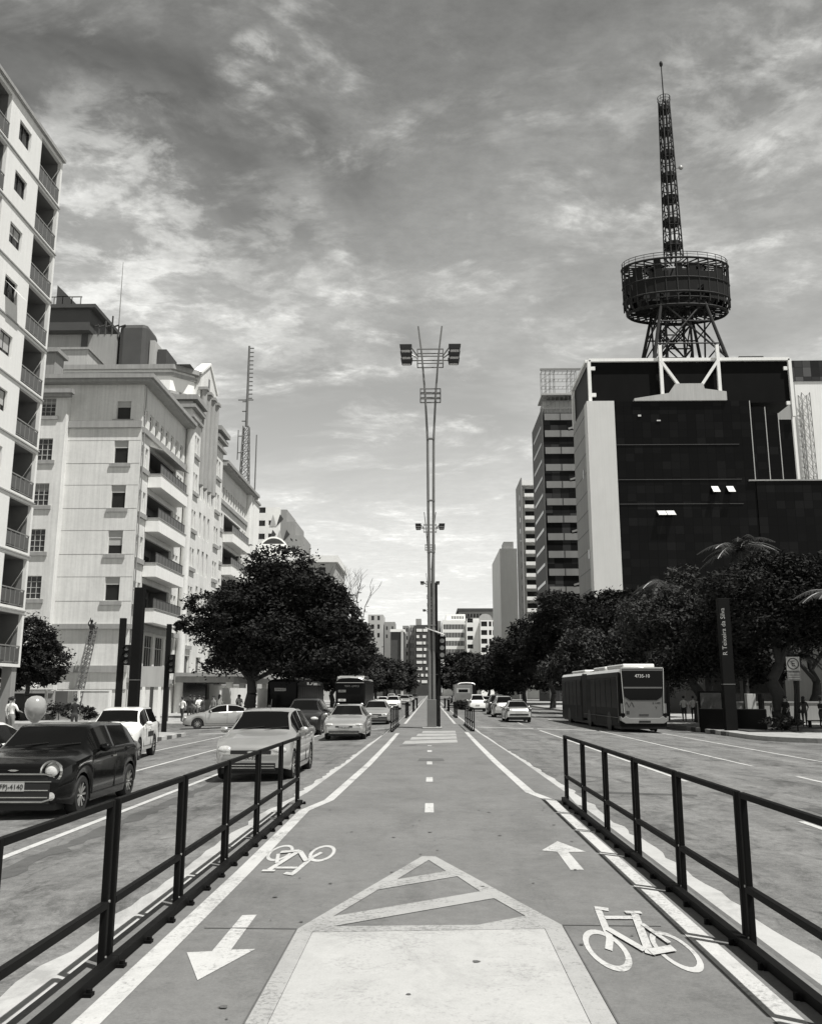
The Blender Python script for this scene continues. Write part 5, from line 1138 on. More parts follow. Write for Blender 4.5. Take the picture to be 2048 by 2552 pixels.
TL = [(-14.2, 72, 3.6, .42, [(-12.2, 72, 7.9, 5.2, 4.5, 4.0), (-16.4, 71.5, 7.0, 2.8, 3.4, 3.0), (-7.9, 72.5, 6.9, 2.7, 3.4, 3.2), (-11.6, 72, 10.4, 3.4, 3.0, 2.0), (-8.9, 72, 9.0, 2.6, 3.0, 2.2), (-19.1, 71, 7.2, 1.1, 1.2, .8), (-11.0, 72, 4.9, 5.6, 4.2, 1.9), (-14.6, 71.4, 5.0, 3.2, 3, 1.7), (-15.2, 72, 9.4, 2.0, 2.2, 1.3), (-6.4, 72, 5.2, 1.6, 2.2, 1.9)], 95000, .18, 1, 'big dark spreading tree shading the dark bus and the hospital front'),
      (-13.6, 92, 3.4, .38, [(-12.6, 92, 8.6, 4.4, 4.2, 3.6), (-8.8, 92, 6.5, 3.2, 3.4, 3.2), (-15.8, 92, 7.4, 3.2, 3.2, 3.2)], 32000, .2, 2, 'dark tree behind the big spreading one on the left pavement')]
for x, y, zt, r, bl, n, s, sd_, lb in TL: tree(lb, x, y, zt, r, bl, n, s, sd_)
rg = random.Random(31)
for i, (x, y, h, w_, lb) in enumerate(((-12.6, 118, 9.2, 4.8, 'third tree along the left row, past the silver-roofed bus'), (-12.4, 142, 9.5, 5.0, 'fourth tree along the left row'), (-12.2, 168, 9.8, 5.2, 'fifth tree along the left row'), (-11.8, 200, 10.2, 5.6, 'sixth tree along the left row, small with distance'), (-11.4, 240, 11, 6.2, 'seventh tree along the left row'), (-11, 290, 12, 7, 'farthest tree of the left row by the checkered office'))):
    bl = [(x + rg.uniform(-.5, .5), y, h * .62, w_, w_, h * .34), (x + w_ * .55, y - 1, h * .5, w_ * .55, w_ * .6, h * .28), (x - w_ * .5, y, h * .5, w_ * .55, w_ * .6, h * .3)]
    tree(lb, x, y, h * .35, .3, bl, 16000, .26 + .0012 * (y - 100), 40 + i, m=leaf_b if i % 2 else leaf_a)
TR = ((15.8, 75, 2.6, .3, [(15.6, 75, 5.2, 3.6, 3.2, 2.0), (12.2, 75, 4.2, 2.2, 2.6, 2.0), (19.2, 75, 4.4, 2.6, 2.6, 2.2)], 36000, .18, 60, 'light drooping tree right behind the articulated bus', leaf_b, .5),
      (16.0, 92, 3.4, .36, [(14.4, 92, 8.6, 4.2, 4.0, 3.0), (18.6, 92, 9.2, 3.8, 4.0, 3.2), (11.4, 93, 6.4, 2.6, 3.2, 2.8)], 34000, .2, 61, 'dark tree below the concrete pier, behind the drooping tree', leaf_a, 0),
      (15.5, 116, 3.4, .34, [(14.5, 116, 8.0, 4.6, 4.4, 3.2), (10.8, 116, 6.4, 3.0, 3.4, 2.8)], 24000, .23, 62, 'third tree of the right row, under the balconied tower', leaf_a, 0),
      (18.2, 62, 3.2, .36, [(18.2, 62, 7.4, 3.4, 3.2, 2.6), (15.2, 62, 6.2, 2.4, 2.8, 2.0), (21, 62, 6.0, 3, 3, 2.4)], 40000, .16, 63, 'bushy tree between the bus and the dark street totem', leaf_b, .2),
      (20.6, 54, 3.4, .42, [(19.6, 54, 7.0, 3.6, 3.4, 2.4), (23.6, 54, 7.4, 3.8, 3.4, 2.6), (21.5, 55, 8.6, 3.0, 3.0, 1.5)], 46000, .15, 64, 'large dark tree over the people on the right pavement', leaf_a, .1),
      (25.6, 50, 3.6, .4, [(25.2, 50, 7.0, 3.8, 3.4, 2.6), (28.8, 51, 6.6, 3.6, 3.4, 2.6)], 34000, .15, 65, 'dark tree cut by the right picture edge', leaf_a, 0),
      (27.5, 66, 3.4, .36, [(27, 66, 7.6, 4.4, 4, 3.2), (31.5, 67, 7, 4, 4, 3), (24, 66, 5.6, 3, 3, 2.6)], 34000, .18, 67, 'dark background tree behind the people on the right pavement', leaf_a, .2),  # extra tree, added to shade the background behind the people
      (17.2, 56, 2.4, .22, [(17.3, 56, 4.6, 2.2, 2.2, 1.7), (15.6, 56, 3.9, 1.5, 1.7, 1.1)], 18000, .14, 66, 'small leafy tree just behind the street totem', leaf_a, .3))
for x, y, zt, r, bl, n, s, sd_, lb, m_, dr in TR: tree(lb, x, y, zt, r, bl, n, s, sd_, m=m_, droop=dr, z0=ZP - .03)
for i, (x, y, h, w_, lb) in enumerate(((14.6, 142, 10, 5.4, 'fourth tree of the right row'), (14.0, 172, 10.5, 5.8, 'fifth tree of the right row'), (13.2, 205, 11, 6.2, 'sixth tree of the right row, small with distance'), (12.4, 245, 12, 6.8, 'seventh tree of the right row'), (11.4, 300, 14, 8, 'farthest tree of the right row below the pale banded office'))):
    bl = [(x + rg.uniform(-.5, .5), y, h * .62, w_, w_, h * .34), (x - w_ * .6, y - 1, h * .48, w_ * .55, w_ * .6, h * .3), (x + w_ * .5, y, h * .5, w_ * .55, w_ * .6, h * .3)]
    tree(lb, x, y, h * .35, .3, bl, 16000, .27 + .0012 * (y - 100), 70 + i, m=leaf_b if i % 2 else leaf_a)
tree('bushy tree between the apartment block and the hospital ladder', -28.6, 64, 2.2, .2, [(-28.6, 64, 5.7, 1.6, 1.8, 1.9), (-27.2, 64, 4.0, 1.6, 1.6, 1.5), (-29.6, 64, 4.0, 1.5, 1.6, 1.6), (-28.4, 64, 3.0, 1.5, 1.5, .7)], 26000, .13, 90)
# bare tree against the sky
t = thing('bare_tree', 'leafless branching tree against the sky behind the left row', 'tree', (-14.5, 170, ZP)); b = MB(); rg = random.Random(17)
def twig(p, d, l, r, k):
    q = p + d * l; b.tube(p, q, r, r * .7, n=5 if k < 3 else 3, cap=False)
    if k >= 6: return
    for _ in range(2 if k else 4):
        e = (d + Vector((rg.uniform(-.75, .75), rg.uniform(-.6, .6), rg.uniform(-.15, .45)))).normalized(); twig(q, e, l * rg.uniform(.7, .86), r * .66, k + 1)
twig(Vector((-14.5, 170, ZP)), Vector((.03, 0, 1)), 7.0, .42, 0)
b.build('branches', mat('pale_bark', .16, rough=.9), t, fix=False)
# palms
def palm(label, x, y, h, fl, seed, nf=16):
    t = thing('palm_tree', label, 'palm tree', (x, y, ZP - .03), 0, 'palm trees on the right pavement'); rg = random.Random(seed); b = MB(); z0 = ZP - .2
    for i in range(8):
        za, zb = z0 + (h - z0) * i / 8, z0 + (h - z0) * (i + 1) / 8; b.tube((x + .04 * i, y, za), (x + .04 * (i + 1), y, zb), .2 - .008 * i, .19 - .008 * i, n=9)
    b.build('trunk', bark, t, smooth=True); top = Vector((x + .32, y, h))
    fm = mat('palm_leaf', .04, rough=.4, var=.3, scale=2, spec=.35)
    for k in range(nf):
        a = 2 * PI * k / nf + rg.uniform(-.2, .2); el = rg.uniform(.1, 1.1); l = fl * rg.uniform(.8, 1.1); b = MB(); pts = []
        for i in range(9):
            s = i / 8; pts.append(top + Vector((math.cos(a) * l * s * math.cos(el * (1 - s * .5)), math.sin(a) * l * s * math.cos(el * (1 - s * .5)), l * (math.sin(el) * s - .75 * s * s))))
        for i in range(8):
            b.tube(pts[i], pts[i + 1], .03, .025, n=4, cap=False); d = (pts[i + 1] - pts[i]).normalized(); sd2 = d.cross(Vector((0, 0, 1))).normalized()
            for q in range(4):
                p = pts[i].lerp(pts[i + 1], q / 4); s = (i + q / 4) / 8; ll = fl * .26 * math.sin(PI * min(1, s * .85 + .15)) + .05
                for sg in (-1, 1):
                    e = p + sd2 * sg * ll * .8 + d * ll * .45 + Vector((0, 0, -ll * rg.uniform(.2, .6))); b.add([p - d * .03, p + d * .03, e], [(0, 1, 2)])
        b.build('frond', fm, t, fix=False)
palm('tall palm with bright fronds in front of the black glass block', 20.6, 60, 11.2, 3.0, 5); palm('palm with sparse fronds below the open window sashes', 17.0, 66, 9.6, 2.6, 6); palm('palm trunk at the right edge beside the no-parking sign', 20.8, 46.5, 6.6, 2.4, 8); palm('short palm behind the no-parking sign', 22.2, 56, 3.9, 1.8, 9, 13)
def shrub(label, x, y, w_, h, seed, m=None, n=900, sz=.12, gr='shrubs and low plants'):
    t = thing('shrub', label, 'shrub', (x, y, ZP), 0, gr); leaves('foliage', t, [(x, y, ZP + h * .55, w_, w_ * .7, h * .5)], n, sz, seed, m or leaf_a); b = MB(); b.tube((x, y, ZP - .1), (x, y, ZP + h * .6), .04, .02, n=5); b.build('stem', bark, t)
for i, (x, y, w_, h, lb) in enumerate(((-29.6, 64.6, .8, 1.3, 'low shrub left of the lattice ladder foot'), (-26.4, 64.6, 1.0, 1.3, 'round shrub just right of the lattice ladder foot'), (-24.6, 64.8, .9, 1.0, 'wide shrub by the end post of the glazed fence'), (-30.6, 63.5, .5, 2.6, 'tall thin climber beside the gatehouse pillar'), (17.9, 47.4, .8, .7, 'low rounded shrub right of the dark planter'), (3.3, 98, .9, 1.1, 'dark bush in front of the far truck'))): shrub(lb, x, y, w_, h, 200 + i)
# ------------------------------------------------------------------ lamp posts on the median
galv = mat('galvanised', .17, rough=.45, metal=.35, var=.2, scale=2)
def lamp_post(label, y, near):
    t = thing('street_lamp', label, 'street lamp', (.1, y, .15), 0, 'twin-pole street lamps on the median'); X = .09
    for s in (-1, 1):
        b = MB(); pr = [(.10, .15), (.10, 7.2), (.135, 11.2), (.155, 14.4), (.27, 16.8), (.44, 19.0), (.615, 20.5)]
        for i in range(len(pr) - 1): b.tube((X + s * pr[i][0], y, pr[i][1]), (X + s * pr[i + 1][0], y, pr[i + 1][1]), .088 - .008 * i, .08 - .008 * i, n=10)
        b.build('pole', galv, t, smooth=True)
    for z0, z1, h in ((18.35, 19.12, .66), (16.45, 16.98, .51)):
        b = MB()
        for z in (z0, (z0 + z1) / 2, z1):
            for yy in (-.3, .3): b.bar((X - h, y + yy, z), (X + h, y + yy, z), .05)
        for xx in (-h, h):
            for yy in (-.3, .3): b.bar((X + xx, y + yy, z0), (X + xx, y + yy, z1), .05)
            b.bar((X + xx, y - .3, z0), (X + xx, y + .3, z0), .05); b.bar((X + xx, y - .3, z1), (X + xx, y + .3, z1), .05)
        b.build('bracket_frame', galv, t)
    for s in (-1, 1):
        for k, yy in enumerate((-.95, 0, .95)):
            b = MB(); b.tube((X + s * .66, y + yy * .35, 18.75), (X + s * .98, y + yy, 18.98), .035, n=6); b.build('arm', galv, t)
            x0, x1 = sorted((X + s * .92, X + s * 1.55)); b = MB(); b.hexa([(x0 + .06, y + yy - .17, 18.78), (x1 - .06, y + yy - .17, 18.78), (x1 - .06, y + yy + .17, 18.78), (x0 + .06, y + yy + .17, 18.78), (x0, y + yy - .2, 19.08), (x1, y + yy - .2, 19.08), (x1, y + yy + .2, 19.08), (x0, y + yy + .2, 19.08)])
            o = b.build('lamp_head', black_m, t, bevel=.03); MB().box(x0 + .1, x1 - .1, y + yy - .13, y + yy + .13, 18.755, 18.782).build('lens', lamp_m, o)
    for z in (5.0, 8.6, 11.2, 14.4): MB().box(X - .2, X + .2, y - .09, y + .09, z, z + .06).build('clamp', galv, t)
    if near:
        MB().box(-.36, .57, 43.15, 44.5, .15, .22).build('footing', kerb_m, t, bevel=.02); MB().box(X - .22, X + .22, y - .14, y + .14, .22, 1.5).build('base_sleeve', tower_m, t, bevel=.02)
    return t
for y, lb in ((43.6, 'nearest tall twin-pole street lamp standing on the median'), (92.5, 'second twin-pole street lamp, its head showing halfway up the nearest one'), (142, 'third twin-pole street lamp, far along the median'), (191, 'fourth twin-pole street lamp, smallest and farthest')): lamp_post(lb, y, y < 50)
totem_m = mat('totem_panel', .009, rough=.7, var=.15, spec=.08); sig_m = mat('signal_black', .009, rough=.6, spec=.1); letter_m = mat('totem_letters', .34, rough=.6)
def totem(label, x, y, w_, h, txt=None, size=.26, z0=0.0, tz=None, th=.3, xo=0, yaw=0, group='dark street-name totems'):
    t = thing('street_totem', label, 'street sign', (x, y, z0), R(yaw), group); t['_org'] = (0.0, 0.0, 0.0); MB().box(-w_ / 2, w_ / 2, -th / 2, th / 2, -.3, h).build('panel', totem_m, t, bevel=.02); MB().box(-w_ / 2 - .012, w_ / 2 + .012, -th / 2 - .012, th / 2 + .012, h * .36, h * .365).build('seam', galv, t)
    if txt: lettering(txt, size, letter_m, Matrix.Translation((xo, -th / 2 - .005, tz)) @ Matrix.Rotation(PI / 2, 4, 'X') @ Matrix.Rotation(PI / 2, 4, 'Z'), t)
    return t
totem('black street-name totem standing behind the nearest lamp post', .15, 44.3, .5, 7.0, 'R Teixeira da Silva', .22, .15, 5.5, .3, -.02)
totem('black street-name totem on the right pavement with white vertical lettering', 15.95, 49, .62, 7.2, 'R Teixeira da Silva', .34, rz(15), 5.4, .4, -.1)
totem('tall blank black totem at the left corner by the screen panel', -14.2, 43.5, .46, 7.0, None, .2, ZP, None, .4)
def signal(label, x, y, h, z0, heads, grp='traffic signals', w_=.16):
    t = thing('traffic_signal', label, 'traffic light', (x, y, z0), 0, grp); MB().box(x - w_ / 2, x + w_ / 2, y - .1, y + .1, z0 - .2, z0 + h).build('post', sig_m, t, bevel=.01)
    for hx, hz, sx in heads:
        b = MB(); b.box(x + hx - .15, x + hx + .15, y - .12, y + .12, z0 + hz, z0 + hz + .95); o = b.build('signal_head', sig_m, t, bevel=.02)
        for k in range(3):
            b = MB(); b.lathe([(.1, 0), (.1, -.02), (.001, -.02)], (x + hx, y - .12, z0 + hz + .17 + .3 * k), 12, 'y'); b.build('lens', tail_m, o)
            b = MB(); cx0, cz0 = x + hx, z0 + hz + .17 + .3 * k
            for i in range(8):
                a, c = PI * i / 8, PI * (i + 1) / 8; b.quad((cx0 + .12 * math.cos(a), y - .12, cz0 + .12 * math.sin(a)), (cx0 + .12 * math.cos(c), y - .12, cz0 + .12 * math.sin(c)), (cx0 + .12 * math.cos(c), y - .36, cz0 + .12 * math.sin(c) - .03), (cx0 + .12 * math.cos(a), y - .36, cz0 + .12 * math.sin(a) - .03))
            b.build('visor', sig_m, o)
signal('black traffic signal post left of the blank totem', -14.5, 42.2, 5.4, ZP, [(.28, 3.2, 1)], w_=.28); signal('black traffic signal post right of the grey screen panel', -13.4, 46, 5.4, ZP, [(.22, 2.9, 1)], w_=.22)
t = thing('traffic_signal', 'traffic signal with a tilted backing board beside the nearest lamp post', 'traffic light', (.45, 43.9, .15), 0, 'traffic signals'); MB().box(.40, .50, 43.85, 43.95, .15, 4.6).build('post', sig_m, t); b = MB(); b.box(.42, .78, 43.6, 43.9, 3.4, 4.5); o = b.build('signal_head', sig_m, t, bevel=.02)
for k in range(3): b = MB(); b.lathe([(.11, 0), (.11, -.02), (.001, -.02)], (.6, 43.6, 3.6 + .34 * k), 12, 'y'); b.build('lens', tail_m, o)
b = MB(); b.hexa([(-.2, 43.3, 4.86), (.72, 43.3, 4.52), (.72, 43.9, 4.6), (-.2, 43.9, 4.94), (-.2, 43.3, 4.89), (.72, 43.3, 4.55), (.72, 43.9, 4.63), (-.2, 43.9, 4.97)]); b.build('hood', lgrey_w, t)
# no-parking sign
t = thing('traffic_sign', 'pale square no-parking sign with a slashed E on a dark post', 'traffic sign', (18.55, 46.8, ZP - .03), 0); X0, Y0 = 18.6, 46.8
MB().tube((X0, Y0 + .04, -.3), (X0, Y0 + .04, 3.7), .04, n=8).build('post', sig_m, t); sgm = mat('sign_face', .26, rough=.6)
o = MB().box(X0 - .34, X0 + .34, Y0 - .03, Y0, 2.92, 3.62).build('sign_plate', sgm, t); b = MB(); b.box(X0 - .34, X0 + .34, Y0 - .03, Y0, 2.42, 2.88); pl2 = b.build('text_plate', mat('sign_face_dark', .12), t)
b = MB(); n = 28
for i in range(n):
    a, c = 2 * PI * i / n, 2 * PI * (i + 1) / n; b.add([(X0 + r * math.cos(q), Y0 - .035, 3.27 + r * math.sin(q)) for r, q in ((.30, a), (.30, c), (.245, c), (.245, a))], [(0, 1, 2, 3)])
b.build('ring', ink, o); b = MB(); b.bar((X0 - .19, Y0 - .037, 3.46), (X0 + .19, Y0 - .037, 3.08), .045, .003); b.build('slash', ink, o)
lettering('E', .42, ink, Matrix.Translation((X0 - 18.55, Y0 - .036 - 46.8, 3.27 - ZP + .03)) @ Matrix.Rotation(PI / 2, 4, 'X'), o)
b = MB()
for k in range(3): b.box(X0 - .28, X0 + .28, Y0 - .034, Y0 - .029, 2.50 + .12 * k, 2.54 + .12 * k)
b.build('text_line', sgm, pl2)
# planter with poster panel, kiosk posts
t = thing('planter', 'long black planter box beside the street totem on the right kerb', 'planter', (15.6, 50.5, rz(15)), 0); b = MB(); b.hexa([(14.9, 51.0, -.4), (17.7, 48.6, -.4), (18.1, 49.6, -.4), (15.3, 52.2, -.4), (14.9, 51.0, .95), (17.7, 48.6, .95), (18.1, 49.6, .95), (15.3, 52.2, .95)]); b.build('box', sig_m, t, bevel=.03)
t = thing('poster_panel', 'dark poster board standing behind the long black planter', 'sign', (16.0, 52.2, rz(15)), 0); b = MB(); b.box(15.5, 16.9, 53.0, 53.15, -.3, 1.9); o = b.build('board', totem_m, t); MB().box(15.6, 16.8, 52.985, 53.0, .9, 1.8).build('poster', mat('poster', .09, var=.5, scale=3), o)
t = thing('litter_bin', 'pale advertising column right of the long black planter', 'sign', (18.0, 51.6, rz(15)), 0); t.name = 'advertising_column'; MB().box(17.75, 18.25, 51.5, 51.9, -.3, 1.75).build('panel', lgrey_w, t, bevel=.02); MB().tube((18.6, 51.7, -.3), (18.6, 51.7, 1.75), .17).build('post', sig_m, t)
# balloon
t = thing('balloon', 'large pale round balloon floating behind the glossy black compact', 'balloon', (-8.96, 20.6, .9), 0); b = MB(); b.lathe([(.001, .27), (.1, .255), (.19, .19), (.235, .08), (.24, -.02), (.22, -.12), (.17, -.22), (.09, -.31), (.03, -.35), (.001, -.36)], (-8.96, 20.6, 1.50), 24); b.build('envelope', mat('balloon_skin', .30, rough=.22, coat=1, var=.05), t, smooth=True)
b = MB(); b.lathe([(.02, 0), (.045, -.05), (.001, -.05)], (-8.96, 20.6, 1.145), 10); b.build('knot', mat('balloon_skin', .3), t); MB().tube((-8.96, 20.6, 1.1), (-8.98, 20.62, .0), .006, n=4).build('string', ink, t)
# lattice ladder with a climbing figure on the hospital wall
t = thing('lattice_ladder', 'narrow lattice ladder leaning on the hospital end wall', 'ladder', (-28.0, 69.5, ZP)); lad = mat('ladder_steel', .09, rough=.6); A0, A1 = Vector((-26.4, 67.2, ZP)), Vector((-27.15, 72.2, 7.2)); b = MB()
ex, ey = Vector((.24, 0, 0)), Vector((0, .22, -.18))
for sx in (-1, 1):
    for sy in (-1, 1): b.tube(A0 + ex * sx + ey * sy, A1 + ex * sx * .8 + ey * sy, .05, n=5)
for i in range(20):
    p, q = A0.lerp(A1, i / 20), A0.lerp(A1, (i + 1) / 20)
    for sy in (-1, 1): b.tube(p - ex + ey * sy, p + ex + ey * sy, .03, n=4); b.tube(p - ex + ey * sy, q + ex + ey * sy, .03, n=4)
    for sx in (-1, 1): b.tube(p + ex * sx - ey, q + ex * sx + ey, .02, n=4)
b.build('lattice', lad, t)
# ------------------------------------------------------------------ people
skin = mat('skin', .26, rough=.6, fine=.02); hair_m = mat('hair', .012, rough=.6); shoe_m = mat('shoes', .02)
CL = {k: mat(k + '_cloth', v, rough=.9, var=.15, scale=6) for k, v in dict(white=.72, black=.02, grey=.2, pale=.45, dark=.045, denim=.09).items()}
def person(label, x, y, yaw, h=1.68, top='white', bottom='dark', hair='short', step=.0, arms=(0.1, 0.1), z=None, group='pedestrians', sleeves=True, bag=False, female=False, lean=0.0, armup=False, name='person', all_dark=False, pt=None):
    k = h / 1.70; J = {}; E2 = []; w_ = .185 if not female else .165; hp = .10
    def j(n, p, r, par=None, seg=None): J[n] = (Vector(p) * k, r * k); (E2.append((par, n, seg)) if par else None)
    L_ = lean
    j('pelvis', (0, 0, .93), .135); j('waist', (0, -.01 - L_ * .1, 1.06), .125, 'pelvis', 'top'); j('chest', (0, -.02 - L_ * .3, 1.28), .15, 'waist', 'top'); j('neck', (0, -.01 - L_ * .4, 1.45), .062, 'chest', 'top')
    j('jaw', (0, -.03 - L_ * .45, 1.53), .072, 'neck', 'skin'); j('head', (0, -.015 - L_ * .45, 1.62), .095, 'jaw', 'skin')
    for s, n, st, a in ((-1, 'l', step, arms[0]), (1, 'r', -step, arms[1])):
        j('sh' + n, (s * w_, -.02 - L_ * .3, 1.37), .068, 'chest', 'top')
        if armup and s > 0: el, wr, d = (s * (w_ + .12), -.18, 1.52), (s * (w_ + .05), -.3, 1.76), Vector((0, -.3, .95))
        else: el, wr, d = (s * (w_ + .05 + .05 * a), -.0 - .25 * a * a + st * .25, 1.12), (s * (w_ + .05 - .1 * a), -.05 - .35 * a - st * .3, .90 + .28 * a), Vector((0, -.25 - a, -.95 + a * .7))
        j('el' + n, el, .044, 'sh' + n, 'top'); j('wr' + n, wr, .028, 'el' + n, 'top' if not sleeves is True and sleeves == 'long' else 'skin'); d.normalize(); pm = Vector(wr) + d * .06
        j('pa' + n, pm, .034, 'wr' + n, 'skin')
        for f, (ox, oy, ln) in enumerate(((-.0, -.032, .075), (.0, -.011, .085), (.0, .011, .08), (.0, .03, .062))):
            base_ = pm + d * .035 + Vector((ox, oy, 0)); kn = base_ + d * ln * .5; tp = kn + d * ln * .42 + Vector((-s * .018, 0, 0))
            j('f%d%s' % (f, n), base_, .0105, 'pa' + n, 'skin'); j('k%d%s' % (f, n), kn, .0095, 'f%d%s' % (f, n), 'skin'); j('t%d%s' % (f, n), tp, .008, 'k%d%s' % (f, n), 'skin')
        th = pm + Vector((-s * .012, -.04, 0)) + d * -.01; j('th' + n, th, .012, 'pa' + n, 'skin'); j('tt' + n, th + d * .05 + Vector((-s * .015, -.02, 0)), .009, 'th' + n, 'skin')
        j('hip' + n, (s * hp, 0, .88), .10, 'pelvis', 'bottom'); j('kn' + n, (s * hp, -.03 - st * .35, .50), .062, 'hip' + n, 'bottom'); j('an' + n, (s * hp, .02 - st * .5 + abs(st) * .15, .09), .042, 'kn' + n, 'bottom'); j('to' + n, (s * (hp + .02), -.13 - st * .5 + abs(st) * .1, .035), .036, 'an' + n, 'shoe')
    names = list(J); me = bpy.data.meshes.new('body'); me.from_pydata([tuple(J[n][0]) for n in names], [(names.index(a), names.index(c)) for a, c, _ in E2], [])
    o = bpy.data.objects.new('body', me); C.objects.link(o); o.modifiers.new('s', 'SKIN'); o.modifiers.new('u', 'SUBSURF').levels = 1
    me.skin_vertices or None
    for i, n in enumerate(names): v = me.skin_vertices[0].data[i]; v.radius = (J[n][1], J[n][1] * (.72 if n in ('chest', 'waist', 'pelvis') else 1)); v.use_root = (n == 'pelvis')
    m2 = bpy.data.meshes.new_from_object(o.evaluated_get(bpy.context.evaluated_depsgraph_get())); bpy.data.objects.remove(o)
    mats = {'skin': skin, 'top': CL[top], 'bottom': CL[bottom], 'shoe': shoe_m}
    if all_dark: mats = {q: CL['black'] for q in mats}
    m2.materials.clear(); ks = list(mats)
    for q in ks: m2.materials.append(mats[q])
    segs = [(J[a][0], J[c][0], sg) for a, c, sg in E2]
    for p in m2.polygons:
        c = p.center; best = min(segs, key=lambda s: (c - s[0].lerp(s[1], max(0, min(1, (c - s[0]).dot(s[1] - s[0]) / max(1e-9, (s[1] - s[0]).length_squared))))).length); p.material_index = ks.index(best[2]); p.use_smooth = True
    z = (ZP if z is None else z); t = thing(name, label, 'person' if name == 'person' else 'statue', (x, y, z), R(yaw), group); t['_org'] = (0.0, 0.0, 0.0); m2.name = 'body'
    o = bpy.data.objects.new('body', m2); C.objects.link(o); o.parent = t
    hd = J['head'][0]; b = MB(); b.ell((hd.x, hd.y + .02 * k, hd.z + .045 * k), (.105 * k, .115 * k, .10 * k), 12, 8)
    if hair == 'long': b.ell((hd.x, hd.y + .065 * k, hd.z - .1 * k), (.10 * k, .07 * k, .19 * k), 10, 8)
    b.build('hair', hair_m, t, smooth=True)
    b = MB(); b.ell((hd.x, hd.y - .1 * k, hd.z - .02 * k), (.014 * k, .022 * k, .026 * k), 6, 5); b.build('nose', mats['skin'], t, smooth=True)
    for s in (-1, 1): b = MB(); b.ell((hd.x + s * .034 * k, hd.y - .088 * k, hd.z + .005 * k), (.014 * k, .01 * k, .009 * k), 6, 4); b.build('eye', ink, t)
    for s in (-1, 1): b = MB(); b.ell((hd.x + s * .096 * k, hd.y + .005 * k, hd.z - .01 * k), (.014 * k, .022 * k, .033 * k), 6, 5); b.build('ear', mats['skin'], t)
    b = MB(); b.ell((hd.x, hd.y - .088 * k, hd.z - .062 * k), (.026 * k, .012 * k, .007 * k), 6, 4); b.build('mouth', ink, t)
    if bag:
        g = thing('bag', 'dark shoulder bag hanging at the side of ' + label.split(' ')[0].lower() + ' pedestrian in the ' + top + ' top, ' + ('right' if x > 0 else 'left') + ' pavement', 'bag', (x, y, z), R(yaw)); g['_org'] = (0.0, 0.0, 0.0); b = MB(); b.hexa([(.19 * k, -.1, .78), (.30 * k, -.1, .78), (.30 * k, .14, .78), (.19 * k, .14, .78), (.2 * k, -.07, 1.02), (.28 * k, -.07, 1.02), (.28 * k, .11, 1.02), (.2 * k, .11, 1.02)]); b.build('pouch', CL['black'], g, bevel=.02); MB().path([(.22 * k, .0, 1.02), (.2 * k, -.03, 1.3), (.1 * k, .0, 1.47 * k)], .012, 5).build('strap', CL['black'], g)
    return t
LG = 'people outside the hospital'
LP = ((-16.6, 61.0, 160, 'white', 'dark', 'person in a white top nearest the black signal post', 1.62), (-16.0, 63.0, 30, 'white', 'denim', 'person in a white shirt second from the signal post', 1.7), (-16.9, 64.0, 200, 'black', 'dark', 'person all in black among the white shirts', 1.72), (-15.7, 66.0, -20, 'grey', 'dark', 'person in a grey shirt at the middle of the hospital group', 1.66), (-16.2, 70, 120, 'white', 'dark', 'person in a white shirt just left of the side-on silver car roof', 1.74), (-17.4, 67, 80, 'dark', 'denim', 'person in dark clothes under the entrance canopy', 1.68), (-15.8, 75.5, 10, 'white', 'black', 'person in a white shirt by the slatted fence', 1.7), (-16.4, 78, 190, 'dark', 'dark', 'person in dark clothes by the slatted fence', 1.7), (-15.0, 60.2, 250, 'dark', 'dark', 'person in dark clothes beside the painted kerb', 1.65), (-15.4, 80, 90, 'black', 'dark', 'person in black farthest along the slatted fence', 1.68))
for i, (x, y, a, tp, bt, lb, h) in enumerate(LP): person(lb, x, y, a, h, tp, bt, step=(-.25, .25, .0, .12)[i % 4], arms=((.1, .1), (.8, .2), (.2, .6))[i % 3], group=LG, female=i % 2 == 1, hair='long' if i % 3 == 1 else 'short')
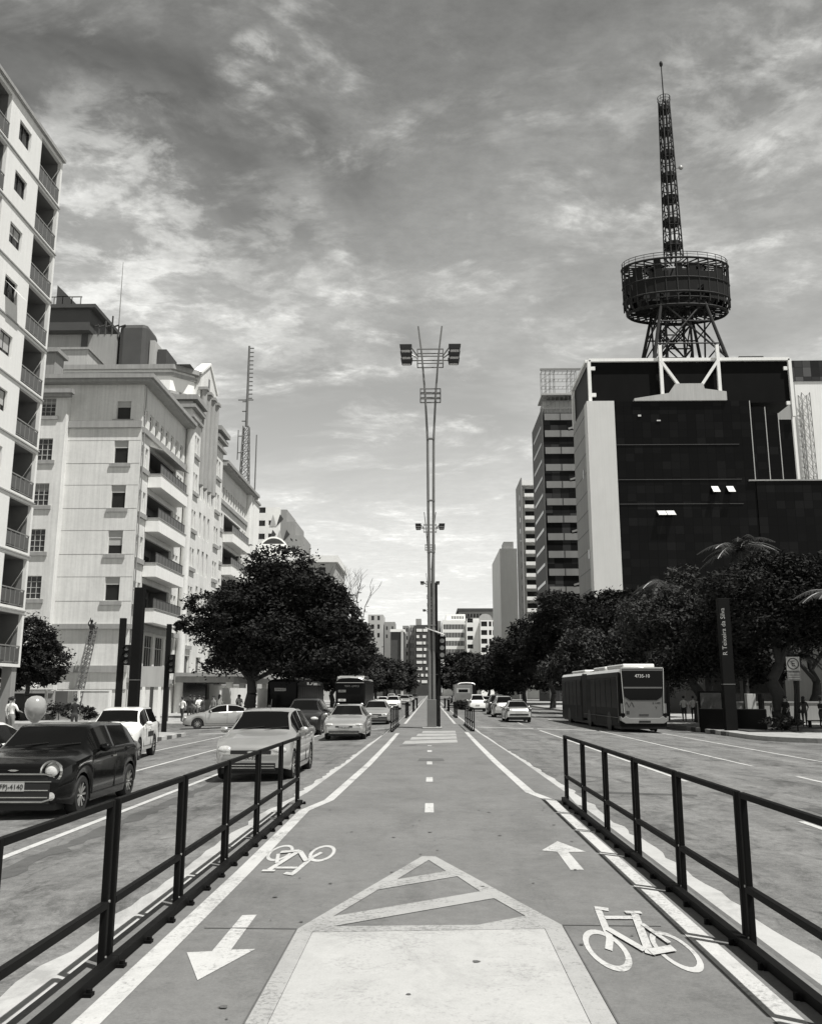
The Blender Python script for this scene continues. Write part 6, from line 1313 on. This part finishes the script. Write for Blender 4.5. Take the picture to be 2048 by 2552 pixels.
person('person in a white shirt behind the balloon at the left edge', -18.9, 41.0, 150, 1.72, 'white', 'grey', group=LG, arms=(.7, .2)); person('person in dark clothes right of the balloon', -17.4, 44.5, 200, 1.66, 'black', 'dark', group=LG); person('person in a pale top at the far left edge', -19.7, 42.5, 60, 1.68, 'pale', 'dark', group=LG, female=True, hair='long')
RG = 'people on the right pavement'; ZR = ZP - .03
RP = ((20.9, 56.0, 170, 'pale', 'black', 'person in a light patterned top with one arm bent', 1.56, True, 'long', False), (20.6, 53.4, -60, 'black', 'black', 'tall person all in black next to the light patterned top', 1.72, False, 'short', False), (21.8, 53.8, 150, 'dark', 'dark', 'person in a dark jacket between two people in black', 1.7, True, 'long', True), (22.6, 53.4, 20, 'black', 'dark', 'person in black with hands in front, right of the dark jacket', 1.6, False, 'short', False), (23.7, 54.0, 200, 'black', 'black', 'broad person in black second from the right edge', 1.76, False, 'short', True), (24.4, 53.2, 90, 'dark', 'black', 'person in dark clothes at the right picture edge', 1.7, True, 'long', False))
for i, (x, y, a, tp, bt, lb, h, fe, hr, bg_) in enumerate(RP): person(lb, x, y, a, h, tp, bt, hair=hr, step=(.2, 0, -.22, .05)[i % 4], arms=((.9, .1), (.1, .2), (.4, .1), (.8, .8))[i % 4], group=RG, female=fe, z=ZR, bag=bg_)
for x, y, tp, lb in ((17.8, 64.5, 'white', 'person in a white shirt just right of the bus tail'), (18.6, 65, 'white', 'person in a white top with a dark bag strap beyond the bus'), (17.0, 66.5, 'black', 'person in black close behind the bus tail'), (20.2, 64, 'pale', 'person in a pale top left of the dark poster board')): person(lb, x, y, 170, 1.68, tp, 'dark', group=RG, z=ZR, step=.15)
person('dark statue of a climbing figure with a raised arm on top of the lattice ladder', -27.15, 71.6, 180, 1.95, 'black', 'black', armup=True, step=.2, z=5.55, group='', name='statue', all_dark=True)
t = thing('bench', 'dark bench seat on the right pavement between the people', 'bench', (22.2, 52.3, ZR)); b = MB(); b.box(21.4, 23.0, 52.2, 52.6, .22, .28); b.build('seat', sig_m, t)
for x in (21.5, 22.9): MB().box(x - .04, x + .04, 52.25, 52.55, ZR, .22).build('leg', sig_m, t)
for o in bpy.data.objects:
    if '_org' in o: del o['_org']
    if o.get('group') == '': del o['group']
    if 'label' in o and o['label'] == '': del o['label']
